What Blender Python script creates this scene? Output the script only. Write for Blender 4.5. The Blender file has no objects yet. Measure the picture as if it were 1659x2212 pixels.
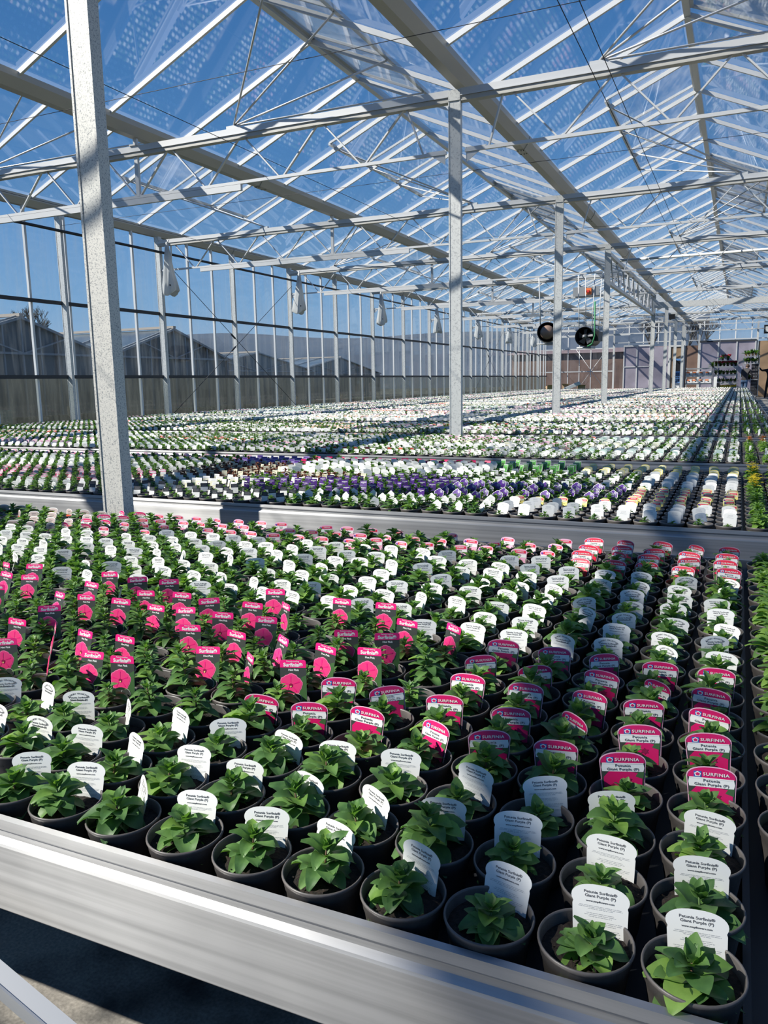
import bpy, bmesh, math, random
import numpy as np
from mathutils import Vector, Matrix, Euler

rnd = random.Random(7)
C = bpy.context.scene.collection
PI = math.pi
CZ = 1.15                      # camera height above the floor

# ------------------------------------------------------------------ camera
def build_camera():
    cx, cy, f = 829.5, 1106.0, 1691.6
    n = lambda v: np.array(v, float) / np.linalg.norm(v)
    Y = n([1598 - cx, cy - 812, -f]); X = -n([-2975 - cx, cy - 894, -f])
    X = n(X - Y * X.dot(Y)); Z = np.cross(X, Y)
    R = np.array([X, Y, Z])
    cam = bpy.data.cameras.new('camera')
    cam.sensor_fit = 'VERTICAL'; cam.sensor_height = 36.0; cam.lens = f * 36.0 / 2212.0
    cam.clip_start = 0.02; cam.clip_end = 2000
    o = bpy.data.objects.new('camera', cam); C.objects.link(o)
    M = Matrix([list(map(float, r)) for r in R]).to_4x4(); M.translation = Vector((0, 0, CZ))
    o.matrix_world = M
    bpy.context.scene.camera = o
    return R, f, cx, cy
RC, FPX, CCX, CCY = build_camera()
def in_view(x, y, z, m=0):
    c = RC.T @ np.array([x, y, z - CZ])
    if c[2] >= -0.01: return False
    u = CCX - FPX * c[0] / c[2]; v = CCY + FPX * c[1] / c[2]
    return -m < u < 1659 + m and -m < v < 2212 + m

# ------------------------------------------------------------------ materials
MATS = {}
def mat(name, col, rough=.5, metal=0., spec=.5, **k):
    m = bpy.data.materials.new(name); m.use_nodes = True
    b = m.node_tree.nodes['Principled BSDF']
    b.inputs['Base Color'].default_value = (*col, 1); b.inputs['Roughness'].default_value = rough
    b.inputs['Metallic'].default_value = metal; b.inputs['Specular IOR Level'].default_value = spec
    MATS[name] = m
    return m
def nodes(m): return m.node_tree.nodes, m.node_tree.links
def noise_mix(m, c1, c2, scale=10., detail=6, lo=.4, hi=.6, stretch=None, coord='Object', bump=0., inp='Base Color', dist=.02):
    N, L = nodes(m); b = N['Principled BSDF']
    tc = N.new('ShaderNodeTexCoord'); mp = N.new('ShaderNodeMapping')
    L.new(tc.outputs[coord], mp.inputs['Vector'])
    if stretch: mp.inputs['Scale'].default_value = stretch
    nz = N.new('ShaderNodeTexNoise'); nz.inputs['Scale'].default_value = scale; nz.inputs['Detail'].default_value = detail
    L.new(mp.outputs[0], nz.inputs['Vector'])
    cr = N.new('ShaderNodeValToRGB'); cr.color_ramp.elements[0].position = lo; cr.color_ramp.elements[1].position = hi
    cr.color_ramp.elements[0].color = (*c1, 1); cr.color_ramp.elements[1].color = (*c2, 1)
    L.new(nz.outputs['Fac'], cr.inputs['Fac']); L.new(cr.outputs[0], b.inputs[inp])
    if bump:
        bp = N.new('ShaderNodeBump'); bp.inputs['Strength'].default_value = bump; bp.inputs['Distance'].default_value = dist
        L.new(nz.outputs['Fac'], bp.inputs['Height']); L.new(bp.outputs[0], b.inputs['Normal'])
    return nz, cr, mp

def galv(name, base, dark, scale, rough=.42, metal=.55):
    m = mat(name, base, rough, metal)
    N, L = nodes(m); b = N['Principled BSDF']
    tc = N.new('ShaderNodeTexCoord')
    vo = N.new('ShaderNodeTexVoronoi'); vo.inputs['Scale'].default_value = scale * 2
    nz = N.new('ShaderNodeTexNoise'); nz.inputs['Scale'].default_value = scale; nz.inputs['Detail'].default_value = 8; nz.inputs['Roughness'].default_value = .7
    L.new(tc.outputs['Object'], vo.inputs['Vector']); L.new(tc.outputs['Object'], nz.inputs['Vector'])
    mx = N.new('ShaderNodeMath'); mx.operation = 'MULTIPLY_ADD'; mx.inputs[1].default_value = .22
    sp = N.new('ShaderNodeSeparateColor'); L.new(vo.outputs['Color'], sp.inputs[0])
    L.new(sp.outputs[0], mx.inputs[0]); L.new(nz.outputs['Fac'], mx.inputs[2])
    cr = N.new('ShaderNodeValToRGB'); e = cr.color_ramp.elements
    e[0].position = .42; e[0].color = (*dark, 1); e[1].position = .60; e[1].color = (*base, 1)
    L.new(mx.outputs[0], cr.inputs['Fac']); L.new(cr.outputs[0], b.inputs['Base Color'])
    return m
galv('galvanised', (.68, .69, .68), (.44, .45, .46), 40, .45, .35)
galv('galvanised_old', (.70, .68, .63), (.26, .27, .28), 120, .5, .25)
mat('roof_steel', (.68, .69, .70), .4, .35)
mat('gutter_alu', (.52, .51, .48), .45, .25)
mat('bar_alu', (.78, .79, .80), .4, .15)
mat('dark_steel', (.05, .055, .065), .5, .3)
mat('wire', (.03, .03, .035), .6)

m = mat('bench_alu', (.72, .73, .75), .40, .85)
nz, cr, mp = noise_mix(m, (.36, .36, .365), (.50, .50, .505), 6, 8, .35, .65, (.18, 1, 14), bump=.04, dist=.002)
N, L = nodes(m)
rr = N.new('ShaderNodeMapRange'); rr.inputs[3].default_value = .34; rr.inputs[4].default_value = .50
n2 = N.new('ShaderNodeTexNoise'); n2.inputs['Scale'].default_value = 5; n2.inputs['Detail'].default_value = 6
tc = N.new('ShaderNodeTexCoord'); L.new(tc.outputs['Object'], n2.inputs['Vector']); L.new(n2.outputs['Fac'], rr.inputs[0]); L.new(rr.outputs[0], N['Principled BSDF'].inputs['Roughness'])
N['Principled BSDF'].inputs['Anisotropic'].default_value = .8
cb = N.new('ShaderNodeCombineXYZ'); cb.inputs[1].default_value = .25; cb.inputs[2].default_value = .97; L.new(cb.outputs[0], N['Principled BSDF'].inputs['Tangent'])

m = mat('pot_plastic', (.075, .07, .07), .42, 0, .4)
noise_mix(m, (.062, .058, .058), (.135, .122, .115), 22, 5, .35, .7)
m = mat('soil', (.02, .013, .01), .95)
nz, cr, mp = noise_mix(m, (.005, .004, .003), (.030, .018, .012), 190, 8, .38, .72, bump=.9, dist=.004)
mat('bench_liner', (.010, .011, .014), .5)

def leaf_mat(name, c1, c2, c3):
    m = mat(name, c1, .48, 0, .35)
    N, L = nodes(m); b = N['Principled BSDF']
    oi = N.new('ShaderNodeObjectInfo'); geo = N.new('ShaderNodeNewGeometry')
    nz = N.new('ShaderNodeTexNoise'); nz.inputs['Scale'].default_value = 60; nz.inputs['Detail'].default_value = 4
    tc = N.new('ShaderNodeTexCoord'); L.new(tc.outputs['Object'], nz.inputs['Vector'])
    ad = N.new('ShaderNodeMath'); ad.operation = 'MULTIPLY_ADD'; ad.inputs[1].default_value = .45
    L.new(geo.outputs['Random Per Island'], ad.inputs[0])
    a2 = N.new('ShaderNodeMath'); a2.operation = 'MULTIPLY_ADD'; a2.inputs[1].default_value = .35
    L.new(oi.outputs['Random'], a2.inputs[0]); L.new(nz.outputs['Fac'], a2.inputs[2]); L.new(a2.outputs[0], ad.inputs[2])
    cr = N.new('ShaderNodeValToRGB'); e = cr.color_ramp.elements
    e[0].position = .35; e[0].color = (*c1, 1); e[1].position = 1.0; e[1].color = (*c3, 1)
    x = e.new(.68); x.color = (*c2, 1)
    L.new(ad.outputs[0], cr.inputs['Fac']); L.new(cr.outputs[0], b.inputs['Base Color'])
    tr = N.new('ShaderNodeBsdfTranslucent'); L.new(cr.outputs[0], tr.inputs['Color'])
    gm = N.new('ShaderNodeMixRGB'); gm.blend_type = 'MULTIPLY'; gm.inputs['Fac'].default_value = 1; gm.inputs['Color2'].default_value = (1.5, 1.7, .6, 1)
    L.new(cr.outputs[0], gm.inputs['Color1']); L.new(gm.outputs[0], tr.inputs['Color'])
    mx = N.new('ShaderNodeMixShader'); mx.inputs[0].default_value = .28
    out = N['Material Output']; L.new(b.outputs[0], mx.inputs[1]); L.new(tr.outputs[0], mx.inputs[2]); L.new(mx.outputs[0], out.inputs['Surface'])
    bp = N.new('ShaderNodeBump'); bp.inputs['Strength'].default_value = .25; bp.inputs['Distance'].default_value = .002
    L.new(nz.outputs['Fac'], bp.inputs['Height']); L.new(bp.outputs[0], b.inputs['Normal'])
    return m
leaf_mat('leaf', (.040, .098, .032), (.075, .165, .050), (.13, .25, .07))
leaf_mat('leaf_light', (.07, .15, .035), (.13, .25, .05), (.22, .37, .08))
mat('stem', (.09, .16, .05), .6)
mat('stem_red', (.12, .07, .04), .6)
# tag colours (printed plastic)
for k, c in dict(tag_white=(.78, .78, .76), tag_cream=(.70, .68, .50), tag_ink=(.10, .10, .11), tag_grey=(.42, .43, .45), tag_magenta=(.60, .008, .12),
                 tag_red=(.72, .03, .07), tag_hot=(.86, .012, .20), tag_dark=(.045, .05, .045), tag_petal=(.80, .045, .20), tag_petal2=(.88, .20, .38),
                 tag_pale=(.80, .42, .56), tag_blue=(.03, .13, .45), tag_violet=(.075, .02, .20), tag_violet2=(.11, .04, .29), tag_dusty=(.50, .40, .38), tag_yellow=(.80, .70, .22),
                 tag_black=(.02, .022, .03), tag_green=(.08, .32, .05), tag_coral=(.80, .10, .05), tag_leaf=(.05, .12, .04), tag_lilac=(.32, .24, .56),
                 tag_teal=(.45, .62, .56), tag_peach=(.80, .42, .30), tag_maroon=(.25, .01, .06)).items():
    mat(k, c, .38, 0, .45)
mat('flower_yellow', (.75, .60, .03), .6); mat('flower_orange', (.75, .30, .05), .6); mat('flower_red', (.45, .02, .05), .6); mat('brown_leaf', (.18, .06, .025), .6)

def glass(name, tint, dirt_glare, dirt_glare_col, lo, hi, scale, stretch, gloss=1.0, trans=0.5):
    m = bpy.data.materials.new(name); m.use_nodes = True; N, L = nodes(m); N.remove(N['Principled BSDF'])
    out = N['Material Output']
    tr = N.new('ShaderNodeBsdfTransparent'); tr.inputs['Color'].default_value = (*tint, 1)
    gl = N.new('ShaderNodeBsdfGlossy'); gl.inputs['Roughness'].default_value = .03
    lw = N.new('ShaderNodeFresnel'); lw.inputs['IOR'].default_value = 1.45
    mu = N.new('ShaderNodeMath'); mu.operation = 'MULTIPLY'; mu.inputs[1].default_value = gloss; L.new(lw.outputs[0], mu.inputs[0])
    mc = N.new('ShaderNodeMath'); mc.operation = 'MINIMUM'; mc.inputs[1].default_value = .6; L.new(mu.outputs[0], mc.inputs[0])
    mx = N.new('ShaderNodeMixShader'); L.new(mc.outputs[0], mx.inputs[0]); L.new(tr.outputs[0], mx.inputs[1]); L.new(gl.outputs[0], mx.inputs[2])
    di = N.new('ShaderNodeBsdfDiffuse'); di.inputs['Color'].default_value = (*dirt_glare_col, 1)
    tl = N.new('ShaderNodeBsdfTranslucent'); tl.inputs['Color'].default_value = (*dirt_glare_col, 1)
    dm = N.new('ShaderNodeMixShader'); dm.inputs[0].default_value = trans; L.new(di.outputs[0], dm.inputs[1]); L.new(tl.outputs[0], dm.inputs[2])
    tc = N.new('ShaderNodeTexCoord'); mp = N.new('ShaderNodeMapping'); mp.inputs['Scale'].default_value = stretch; L.new(tc.outputs['Object'], mp.inputs['Vector'])
    nz = N.new('ShaderNodeTexNoise'); nz.inputs['Scale'].default_value = scale; nz.inputs['Detail'].default_value = 7; nz.inputs['Roughness'].default_value = .65
    L.new(mp.outputs[0], nz.inputs['Vector'])
    mr = N.new('ShaderNodeMapRange'); mr.inputs[1].default_value = lo; mr.inputs[2].default_value = hi; mr.inputs[3].default_value = dirt_glare[0]; mr.inputs[4].default_value = dirt_glare[1]  # veil amount: dirt on walls, painted glare on road-facing slopes and vents
    L.new(nz.outputs['Fac'], mr.inputs[0])
    m2 = N.new('ShaderNodeMixShader'); L.new(mr.outputs[0], m2.inputs[0]); L.new(mx.outputs[0], m2.inputs[1]); L.new(dm.outputs[0], m2.inputs[2])
    L.new(m2.outputs[0], out.inputs['Surface'])
    MATS[name] = m; return m
glass('roof_glass', (.97, .985, .99), (.0, .07), (.85, .9, .95), .66, .85, 1.3, (1, .35, 1), .22)
glass('roof_glass_glare', (.97, .985, .99), (.02, .24), (.85, .9, .95), .45, .80, 2.2, (2.5, .5, 1), .35)  # streak mask paints whitish sun reflections on misted panes into the glass
glass('vent_glass', (.96, .975, .985), (.01, .28), (.9, .93, .96), .5, .8, 1.6, (1, .4, 1), .6)  # stronger mask: whitish reflection of the vent panes put into the colour
glass('wall_glass', (.86, .90, .93), (.01, .22), (.42, .47, .50), .45, .75, 2.2, (1, 3, .35))
glass('wall_glass_low', (.50, .56, .56), (.22, .75), (.15, .165, .15), .35, .75, 2.5, (1, 3, .35))
glass('gable_glass', (.85, .88, .92), (.05, .25), (.5, .5, .55), .4, .75, 1.5, (3, 1, .5))
def sheet(name, c, trans):
    m = mat(name, c, .4); N, L = nodes(m); b = N['Principled BSDF']; out = N['Material Output']
    nz, cr, mp = noise_mix(m, tuple(v * .75 for v in c), tuple(min(1, v * 1.2) for v in c), .9, 4, .35, .65)
    tl = N.new('ShaderNodeBsdfTranslucent'); L.new(cr.outputs[0], tl.inputs['Color'])
    mx = N.new('ShaderNodeMixShader'); mx.inputs[0].default_value = trans; L.new(b.outputs[0], mx.inputs[1]); L.new(tl.outputs[0], mx.inputs[2]); L.new(mx.outputs[0], out.inputs['Surface'])
    return m
sheet('sheet_mauve', (.50, .45, .52), .5)
sheet('sheet_tan', (.42, .28, .17), .4)
sheet('sheet_brown', (.26, .17, .13), .3)
m = sheet('bag_plastic', (.82, .84, .84), .45)

m = mat('concrete', (.09, .085, .08), .85)
nz, cr, mp = noise_mix(m, (.05, .05, .05), (.48, .44, .37), 3.2, 12, .40, .62, (1, 1, 1), bump=.6, dist=.01)
e = cr.color_ramp.elements.new(.5); e.color = (.26, .24, .21, 1)
N, L = nodes(m)
nb = N.new('ShaderNodeTexNoise'); nb.inputs['Scale'].default_value = 150; nb.inputs['Detail'].default_value = 6
tc = N.new('ShaderNodeTexCoord'); L.new(tc.outputs['Object'], nb.inputs['Vector'])
mm = N.new('ShaderNodeMixRGB'); mm.blend_type = 'OVERLAY'; mm.inputs['Fac'].default_value = .7
L.new(cr.outputs[0], mm.inputs['Color1']); L.new(nb.outputs['Fac'], mm.inputs['Color2']); L.new(mm.outputs[0], N['Principled BSDF'].inputs['Base Color'])
m = mat('outside_ground', (.10, .10, .07), .95); noise_mix(m, (.05, .055, .04), (.13, .12, .09), .4, 8, .4, .6)
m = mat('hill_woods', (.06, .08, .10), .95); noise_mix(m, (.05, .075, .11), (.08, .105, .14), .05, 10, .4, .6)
m = mat('dark_glasshouse', (.10, .125, .145), .35); noise_mix(m, (.055, .075, .09), (.12, .145, .16), .6, 6, .35, .65, (1, 1, .4))
mat('house_bar', (.26, .28, .29), .5); mat('house_ridge', (.42, .36, .30), .6)
m = mat('fence_wood', (.07, .06, .045), .9); noise_mix(m, (.03, .028, .022), (.11, .095, .07), 3, 6, .4, .6, (1, 6, .3))
mat('sign_teal', (.03, .20, .26), .5); mat('white_paint', (.75, .76, .76), .45); mat('black_plastic', (.012, .012, .014), .4)
mat('orange', (.75, .20, .06), .5); mat('red', (.6, .03, .03), .45); mat('card', (.50, .33, .20), .8); mat('sign_blue', (.10, .25, .55), .5)
mat('copper_brown', (.33, .22, .17), .45, .2); mat('heater_steel', (.25, .26, .28), .35, .6); mat('shelf_steel', (.45, .46, .47), .4, .6)
mat('crate_black', (.02, .02, .025), .6); mat('jacket', (.035, .033, .036), .8); mat('jeans', (.06, .12, .22), .85); mat('skin', (.55, .33, .24), .6)
mat('hair', (.06, .035, .02), .7); mat('black_cloth', (.010, .010, .012), .85); mat('rope_green', (.04, .25, .10), .6); mat('pale_blue', (.35, .50, .70), .5)
MN = list(MATS); MI = {k: i for i, k in enumerate(MN)}

# ------------------------------------------------------------------ mesh builder
class MB:
    def __init__(s): s.v = []; s.f = []; s.m = []; s.sm = []
    def add(s, vs, fs, mt, smooth=False):
        b = len(s.v); s.v += [tuple(v) for v in vs]
        for f in fs: s.f.append(tuple(b + i for i in f)); s.m.append(mt); s.sm.append(smooth)
    def box(s, x0, x1, y0, y1, z0, z1, mt):
        s.add([(x0,y0,z0),(x1,y0,z0),(x1,y1,z0),(x0,y1,z0),(x0,y0,z1),(x1,y0,z1),(x1,y1,z1),(x0,y1,z1)],
              [(0,3,2,1),(4,5,6,7),(0,1,5,4),(1,2,6,5),(2,3,7,6),(3,0,4,7)], mt)
    def bar(s, a, b, w, h, mt, up=(0, 0, 1)):
        a = Vector(a); b = Vector(b); d = (b - a).normalized(); u = Vector(up)
        if abs(d.dot(u)) > .98: u = Vector((0, 1, 0))
        r = d.cross(u).normalized() * w / 2; u2 = r.cross(d).normalized() * h / 2
        vs = [p + i * r + j * u2 for p in (a, b) for i, j in ((-1,-1),(1,-1),(1,1),(-1,1))]
        s.add(vs, [(3,2,1,0),(4,5,6,7),(0,1,5,4),(1,2,6,5),(2,3,7,6),(3,0,4,7)], mt)
    def tube(s, pts, r, mt, n=8, caps=True):
        pts = [Vector(p) for p in pts]; rs = r if isinstance(r, (list, tuple)) else [r] * len(pts)
        vs = []; fs = []; pu = None
        for i, p in enumerate(pts):
            d = (pts[min(i + 1, len(pts) - 1)] - pts[max(i - 1, 0)]).normalized()
            u = Vector((0, 0, 1)) if abs(d.z) < .9 else Vector((0, 1, 0))
            if pu is not None: u = pu
            a = d.cross(u).normalized(); b = a.cross(d).normalized(); pu = b
            for k in range(n):
                t = 2 * PI * k / n; vs.append(p + (a * math.cos(t) + b * math.sin(t)) * rs[i])
        for i in range(len(pts) - 1):
            for k in range(n):
                fs.append((i*n+k, i*n+(k+1)%n, (i+1)*n+(k+1)%n, (i+1)*n+k))
        if caps: fs.append(tuple(range(n))[::-1]); fs.append(tuple((len(pts)-1)*n + k for k in range(n)))
        s.add(vs, fs, mt, True)
    def lathe(s, prof, mt, n=32, c=(0, 0, 0)):
        vs = []; fs = []
        for (r, z) in prof:
            for k in range(n):
                t = 2*PI*k/n; vs.append((c[0]+r*math.cos(t), c[1]+r*math.sin(t), c[2]+z))
        for i in range(len(prof)-1):
            for k in range(n): fs.append((i*n+k, i*n+(k+1)%n, (i+1)*n+(k+1)%n, (i+1)*n+k))
        s.add(vs, fs, mt, True)
    def prism(s, prof, x0, x1, mt):      # prof in (y,z), extruded along x
        n = len(prof); vs = [(x0, y, z) for y, z in prof] + [(x1, y, z) for y, z in prof]
        s.add(vs, [(i, (i+1)%n, n+(i+1)%n, n+i) for i in range(n)] + [tuple(range(n))[::-1], tuple(range(n, 2*n))], mt)
    def prismy(s, prof, y0, y1, mt):     # prof in (x,z), extruded along y
        n = len(prof); vs = [(x, y0, z) for x, z in prof] + [(x, y1, z) for x, z in prof]
        s.add(vs, [(i, (i+1)%n, n+(i+1)%n, n+i) for i in range(n)] + [tuple(range(n))[::-1], tuple(range(n, 2*n))], mt)
    def poly(s, pts, mt): s.add(pts, [tuple(range(len(pts)))], mt)
    def merge(s, o, M=None):
        b = len(s.v); s.v += [tuple(M @ Vector(v)) for v in o.v] if M else o.v
        s.f += [tuple(b + i for i in f) for f in o.f]; s.m += o.m; s.sm += o.sm
    def mesh(s, name):
        me = bpy.data.meshes.new(name); me.from_pydata(s.v, [], s.f)
        names = list(dict.fromkeys(s.m)); ix = {k: i for i, k in enumerate(names)}
        for k in names: me.materials.append(MATS[k])
        me.polygons.foreach_set('material_index', [ix[k] for k in s.m])
        me.polygons.foreach_set('use_smooth', s.sm)
        me.update(); return me
def obj(name, mb, parent=None, loc=None):
    me = mb if isinstance(mb, bpy.types.Mesh) else mb.mesh(name)
    o = bpy.data.objects.new(name, me); C.objects.link(o)
    if parent: o.parent = parent
    if loc: o.location = loc
    return o
def tag(o, label=None, cat=None, group=None, kind=None):
    if label: o['label'] = label
    if cat: o['category'] = cat
    if group: o['group'] = group
    if kind: o['kind'] = kind
    return o
def empty(name, loc, label, cat, group=None, rz=0):
    o = bpy.data.objects.new(name, None); C.objects.link(o); o.location = loc; o.rotation_euler.z = rz; o.empty_display_size = .05
    return tag(o, label, cat, group)
ORD = 'first second third fourth fifth sixth seventh eighth ninth tenth eleventh twelfth thirteenth fourteenth fifteenth sixteenth seventeenth eighteenth nineteenth twentieth'.split()
ORD += ['twenty-' + o for o in ORD[:9]] + ['thirtieth'] + ['thirty-' + o for o in ORD[:9]] + ['fortieth'] + ['forty-' + o for o in ORD[:9]] + ['fiftieth'] + ['fifty-' + o for o in ORD[:9]]

# ------------------------------------------------------------------ world and sun
w = bpy.data.worlds.new('sky'); bpy.context.scene.world = w; w.use_nodes = True
N, L = w.node_tree.nodes, w.node_tree.links
bg = N['Background']; tc = N.new('ShaderNodeTexCoord'); sx = N.new('ShaderNodeSeparateXYZ'); L.new(tc.outputs['Generated'], sx.inputs[0])
cr = N.new('ShaderNodeValToRGB'); e = cr.color_ramp.elements
e[0].position = .0; e[0].color = (.30, .36, .40, 1); e[1].position = .9; e[1].color = (.030, .115, .34, 1)
for p, c in ((.02, (.36, .50, .66)), (.10, (.22, .42, .68)), (.24, (.105, .29, .62)), (.45, (.050, .19, .50))):
    x = e.new(p); x.color = (*c, 1)
L.new(sx.outputs[2], cr.inputs['Fac']); L.new(cr.outputs[0], bg.inputs['Color']); bg.inputs['Strength'].default_value = 1.0
AZ, EL = math.radians(33), math.radians(40)
sdir = Vector((-math.cos(AZ) * math.cos(EL), -math.sin(AZ) * math.cos(EL), math.sin(EL)))
sun = bpy.data.lights.new('sun', 'SUN'); sun.energy = 7.6; sun.angle = math.radians(.53); sun.color = (1, .95, .86)
so = bpy.data.objects.new('sun', sun); C.objects.link(so); so.rotation_euler = sdir.to_track_quat('Z', 'Y').to_euler()
sc = bpy.context.scene
sc.view_settings.view_transform = 'Standard'; sc.view_settings.look = 'None'; sc.view_settings.exposure = 0
sc.cycles.transparent_max_bounces = 16; sc.cycles.max_bounces = 5; sc.cycles.glossy_bounces = 3; sc.cycles.caustics_reflective = False; sc.cycles.caustics_refractive = False
#PART2
# ------------------------------------------------------------------ greenhouse shell
Y0, Y1 = -7.12, 47.88
GX = [-10.72, -6.72, -2.72, 1.28, 5.28]
ZG, ZR = 3.05 + CZ, 3.93 + CZ
f = MB(); f.box(-10.75, 5.3, Y0, Y1, -.12, 0, 'concrete'); tag(obj('floor', f), kind='structure')
g = MB(); g.poly([(-300, -150, -.13), (150, -150, -.13), (150, 400, -.13), (-300, 400, -.13)], 'outside_ground'); tag(obj('ground_outside', g), kind='structure')

BAYN = ['westernmost bay', 'bay beside the wall bay', 'bay over the benches', 'bay over the roadway']
BAYN = ['the glass side wall', 'the first ridge', 'the second ridge', 'the third ridge']
# roof glass + bars, one object per slope
rafters = [7.38 + 1.25 * k for k in range(-11, 33)]
rafters = [y for y in rafters if Y0 <= y <= Y1]
for i in range(4):
    xa, xb = GX[i], GX[i + 1]; xr = (xa + xb) / 2
    for side, (x0, x1) in enumerate(((xa, xr), (xr, xb))):
        z0, z1 = (ZG, ZR) if side == 0 else (ZR, ZG)
        r = MB(); r.poly([(x0, Y0, z0), (x1, Y0, z1), (x1, Y1, z1), (x0, Y1, z0)], 'roof_glass' if side == 0 else 'roof_glass_glare')
        ro = tag(obj('ceiling', r), kind='structure')
        b = MB()
        for y in rafters: b.bar((x0, y, z0 - .035), (x1, y, z1 - .035), .032, .05, 'bar_alu')
        obj('glazing_bar_frame', b, ro)
    b = MB(); b.prismy([(xr-.035, ZR-.06), (xr+.035, ZR-.06), (xr+.03, ZR+.03), (xr-.03, ZR+.03)], Y0, Y1, 'roof_steel')
    tag(obj('ridge_beam', b), 'aluminium ridge beam, %s ridge counted from the glass side wall' % ORD[i], 'beam', 'ridge beams')
for i, x in enumerate(GX):
    b = MB()
    zt = ZG + .02
    pr = [(x-.055, zt-.15), (x+.045, zt-.15), (x+.11, zt-.06), (x+.115, zt), (x+.10, zt), (x+.09, zt-.05), (x-.10, zt-.05), (x-.11, zt), (x-.125, zt), (x-.12, zt-.06)]
    b.prismy(pr, Y0, Y1, 'gutter_alu')
    g = empty('roof_gutter', (0, 0, 0), 'long grey aluminium roof gutter, %s' % ('above the glass side wall' if i == 0 else ORD[i-1] + ' gutter out from the glass side wall'), 'gutter', 'roof gutters')
    obj('gutter_channel', b, g)
    for k in range(11):
        y = -6.1 + 5 * k + 1.6
        if 3 < y < 44:
            s = MB(); pp = [(px + (.006 if px > x else -.006), pz - (.006 if pz < zt - .1 else 0)) for px, pz in pr[:4]] + [(x-.118, zt-.0), (x-.128, zt-.06)]
            s.prismy([(x-.062, zt-.156), (x+.052, zt-.156), (x+.118, zt-.062), (x+.122, zt-.002), (x-.13, zt-.002), (x-.127, zt-.062)], y, y+.22, 'gutter_alu')
            for dx in (-.04, 0, .03):
                for dy in (.03, .19): s.box(x+dx-.006, x+dx+.006, y+dy-.006, y+dy+.006, zt-.162, zt-.156, 'dark_steel')
            obj('joint_sleeve', s, g)

# columns
cols = [2.88, 7.88, 12.88, 17.88, 27.88, 32.88, 37.88, 42.88]
def column(x, y, w, d, zt, mt, label, group):
    t = empty('steel_column', (x, y, 0), label, 'column', group)
    b = MB(); b.box(-w/2, w/2, -d/2, d/2, .012, zt, mt)
    for s in (-1, 1): b.box(s*w/2-.006, s*w/2+.006, -d/2-.004, -d/2+.006, .012, zt, mt)
    obj('post', b, t)
    b = MB(); b.box(-w, w, -d*1.2, d*1.2, 0, .012, mt); obj('base_plate', b, t)
    b = MB(); b.box(-w/2-.004, w/2+.004, -d/2-.01, d/2+.01, zt, zt+.10, mt); obj('top_bracket', b, t)
    if mt == 'galvanised_old':
        b = MB()
    return t
for i, y in enumerate(cols):
    column(-2.70, y, .115, .07, 2.72 + CZ, 'galvanised_old' if i == 0 else 'galvanised',
           'weathered galvanised steel column standing closest, between first two benches' if i == 0 else 'square galvanised steel column in the bench field, %s behind the weathered one' % ORD[i-1], 'steel columns in the bench field')
for i, y in enumerate([-2.12] + [2.88 + 5*k for k in range(9)]):
    if y > 35: column(5.28, y, .11, .07, 2.72 + CZ, 'galvanised', 'galvanised steel column at far side of the roadway, %s from the end' % ORD[9-i], 'columns beyond the roadway')
k = 0
for y in [2.88 + 2.5 * j for j in range(-2, 18)]:
    if y > Y1 - .5: continue
    column(-10.60, y, .10, .06, 2.80 + CZ, 'galvanised', 'pale steel column against the glass side wall, %s along it' % ORD[k], 'columns along the glass side wall'); k += 1

# trusses
def truss(x0, x1, y, detail, label):
    t = empty('roof_truss', (0, y, 0), label, 'truss', 'roof trusses')
    zt, zb = 2.77 + CZ, 2.255 + CZ
    b = MB(); b.box(x0, x1, -.035, .035, zt-.002, zt+.058, 'roof_steel'); b.box(x0, x1, -.033, .033, zt-.045, zt-.002, 'gutter_alu'); b.box(x0, x1, -.045, -.035, zt-.012, zt-.002, 'roof_steel')  # shaded look of the lower lips put in by the duller metal
    b.box(x0, x1, -.040, .040, zt-.058, zt-.045, 'gutter_alu')
    obj('top_chord', b, t)
    b = MB(); b.box(x0+.25, x1-.25, -.016, .016, zb-.016, zb+.016, 'roof_steel'); obj('bottom_chord', b, t)
    xs = [x0 + .98 + k for k in range(int(x1 - x0 - .5))] if x0 > -10 else [-9.72 + k for k in range(7)]
    xs = [x for x in xs if x < x1 - .6]
    w = MB()
    for x in xs:
        for s in (-1, 1):
            m = w if not detail else MB()
            m.bar((x + s*.02, 0, zb), (x + s*.46, 0, zt-.05), .014, .03, 'roof_steel', (0, 1, 0))
            if detail: obj('diagonal', m, t)
    m = w if not detail else MB()
    m.bar((x0+.28, 0, zb), (xs[0]-.56, 0, zt-.05), .014, .03, 'roof_steel', (0, 1, 0))
    m.bar((x1-.28, 0, zb), (xs[-1]+.5, 0, zt-.05), .014, .03, 'roof_steel', (0, 1, 0))
    if detail: obj('diagonal', m, t)
    for e, s in ((x0, 1), (x1, -1)):
        (w if not detail else m)
        b = MB(); b.add([(e+s*.05, -.004, zb-.11), (e+s*.26, -.004, zb+.03), (e+s*.05, -.004, zb+.03), (e+s*.05, .004, zb-.11), (e+s*.26, .004, zb+.03), (e+s*.05, .004, zb+.03)], [(0,1,2),(5,4,3),(0,3,4,1),(1,4,5,2),(2,5,3,0)], 'roof_steel')
        b.bar((e+s*.04, 0, zb), (e+s*.26, 0, zb), .03, .03, 'roof_steel')
        obj('gusset', b, t)
    if not detail: obj('lattice', w, t)
    xm = (x0 + x1) / 2 if x0 > -10 else -6.72
    b = MB(); b.bar((xm, 0, zb), (xm, 0, ZG-.12), .05, .035, 'roof_steel', (0, 1, 0)); b.box(xm-.06, xm+.06, -.05, .05, zt+.058, zt+.075, 'roof_steel'); obj('gutter_post', b, t)
    return t
ys = [-2.12, 2.88] + [7.88 + 5*k for k in range(8)]
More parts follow.
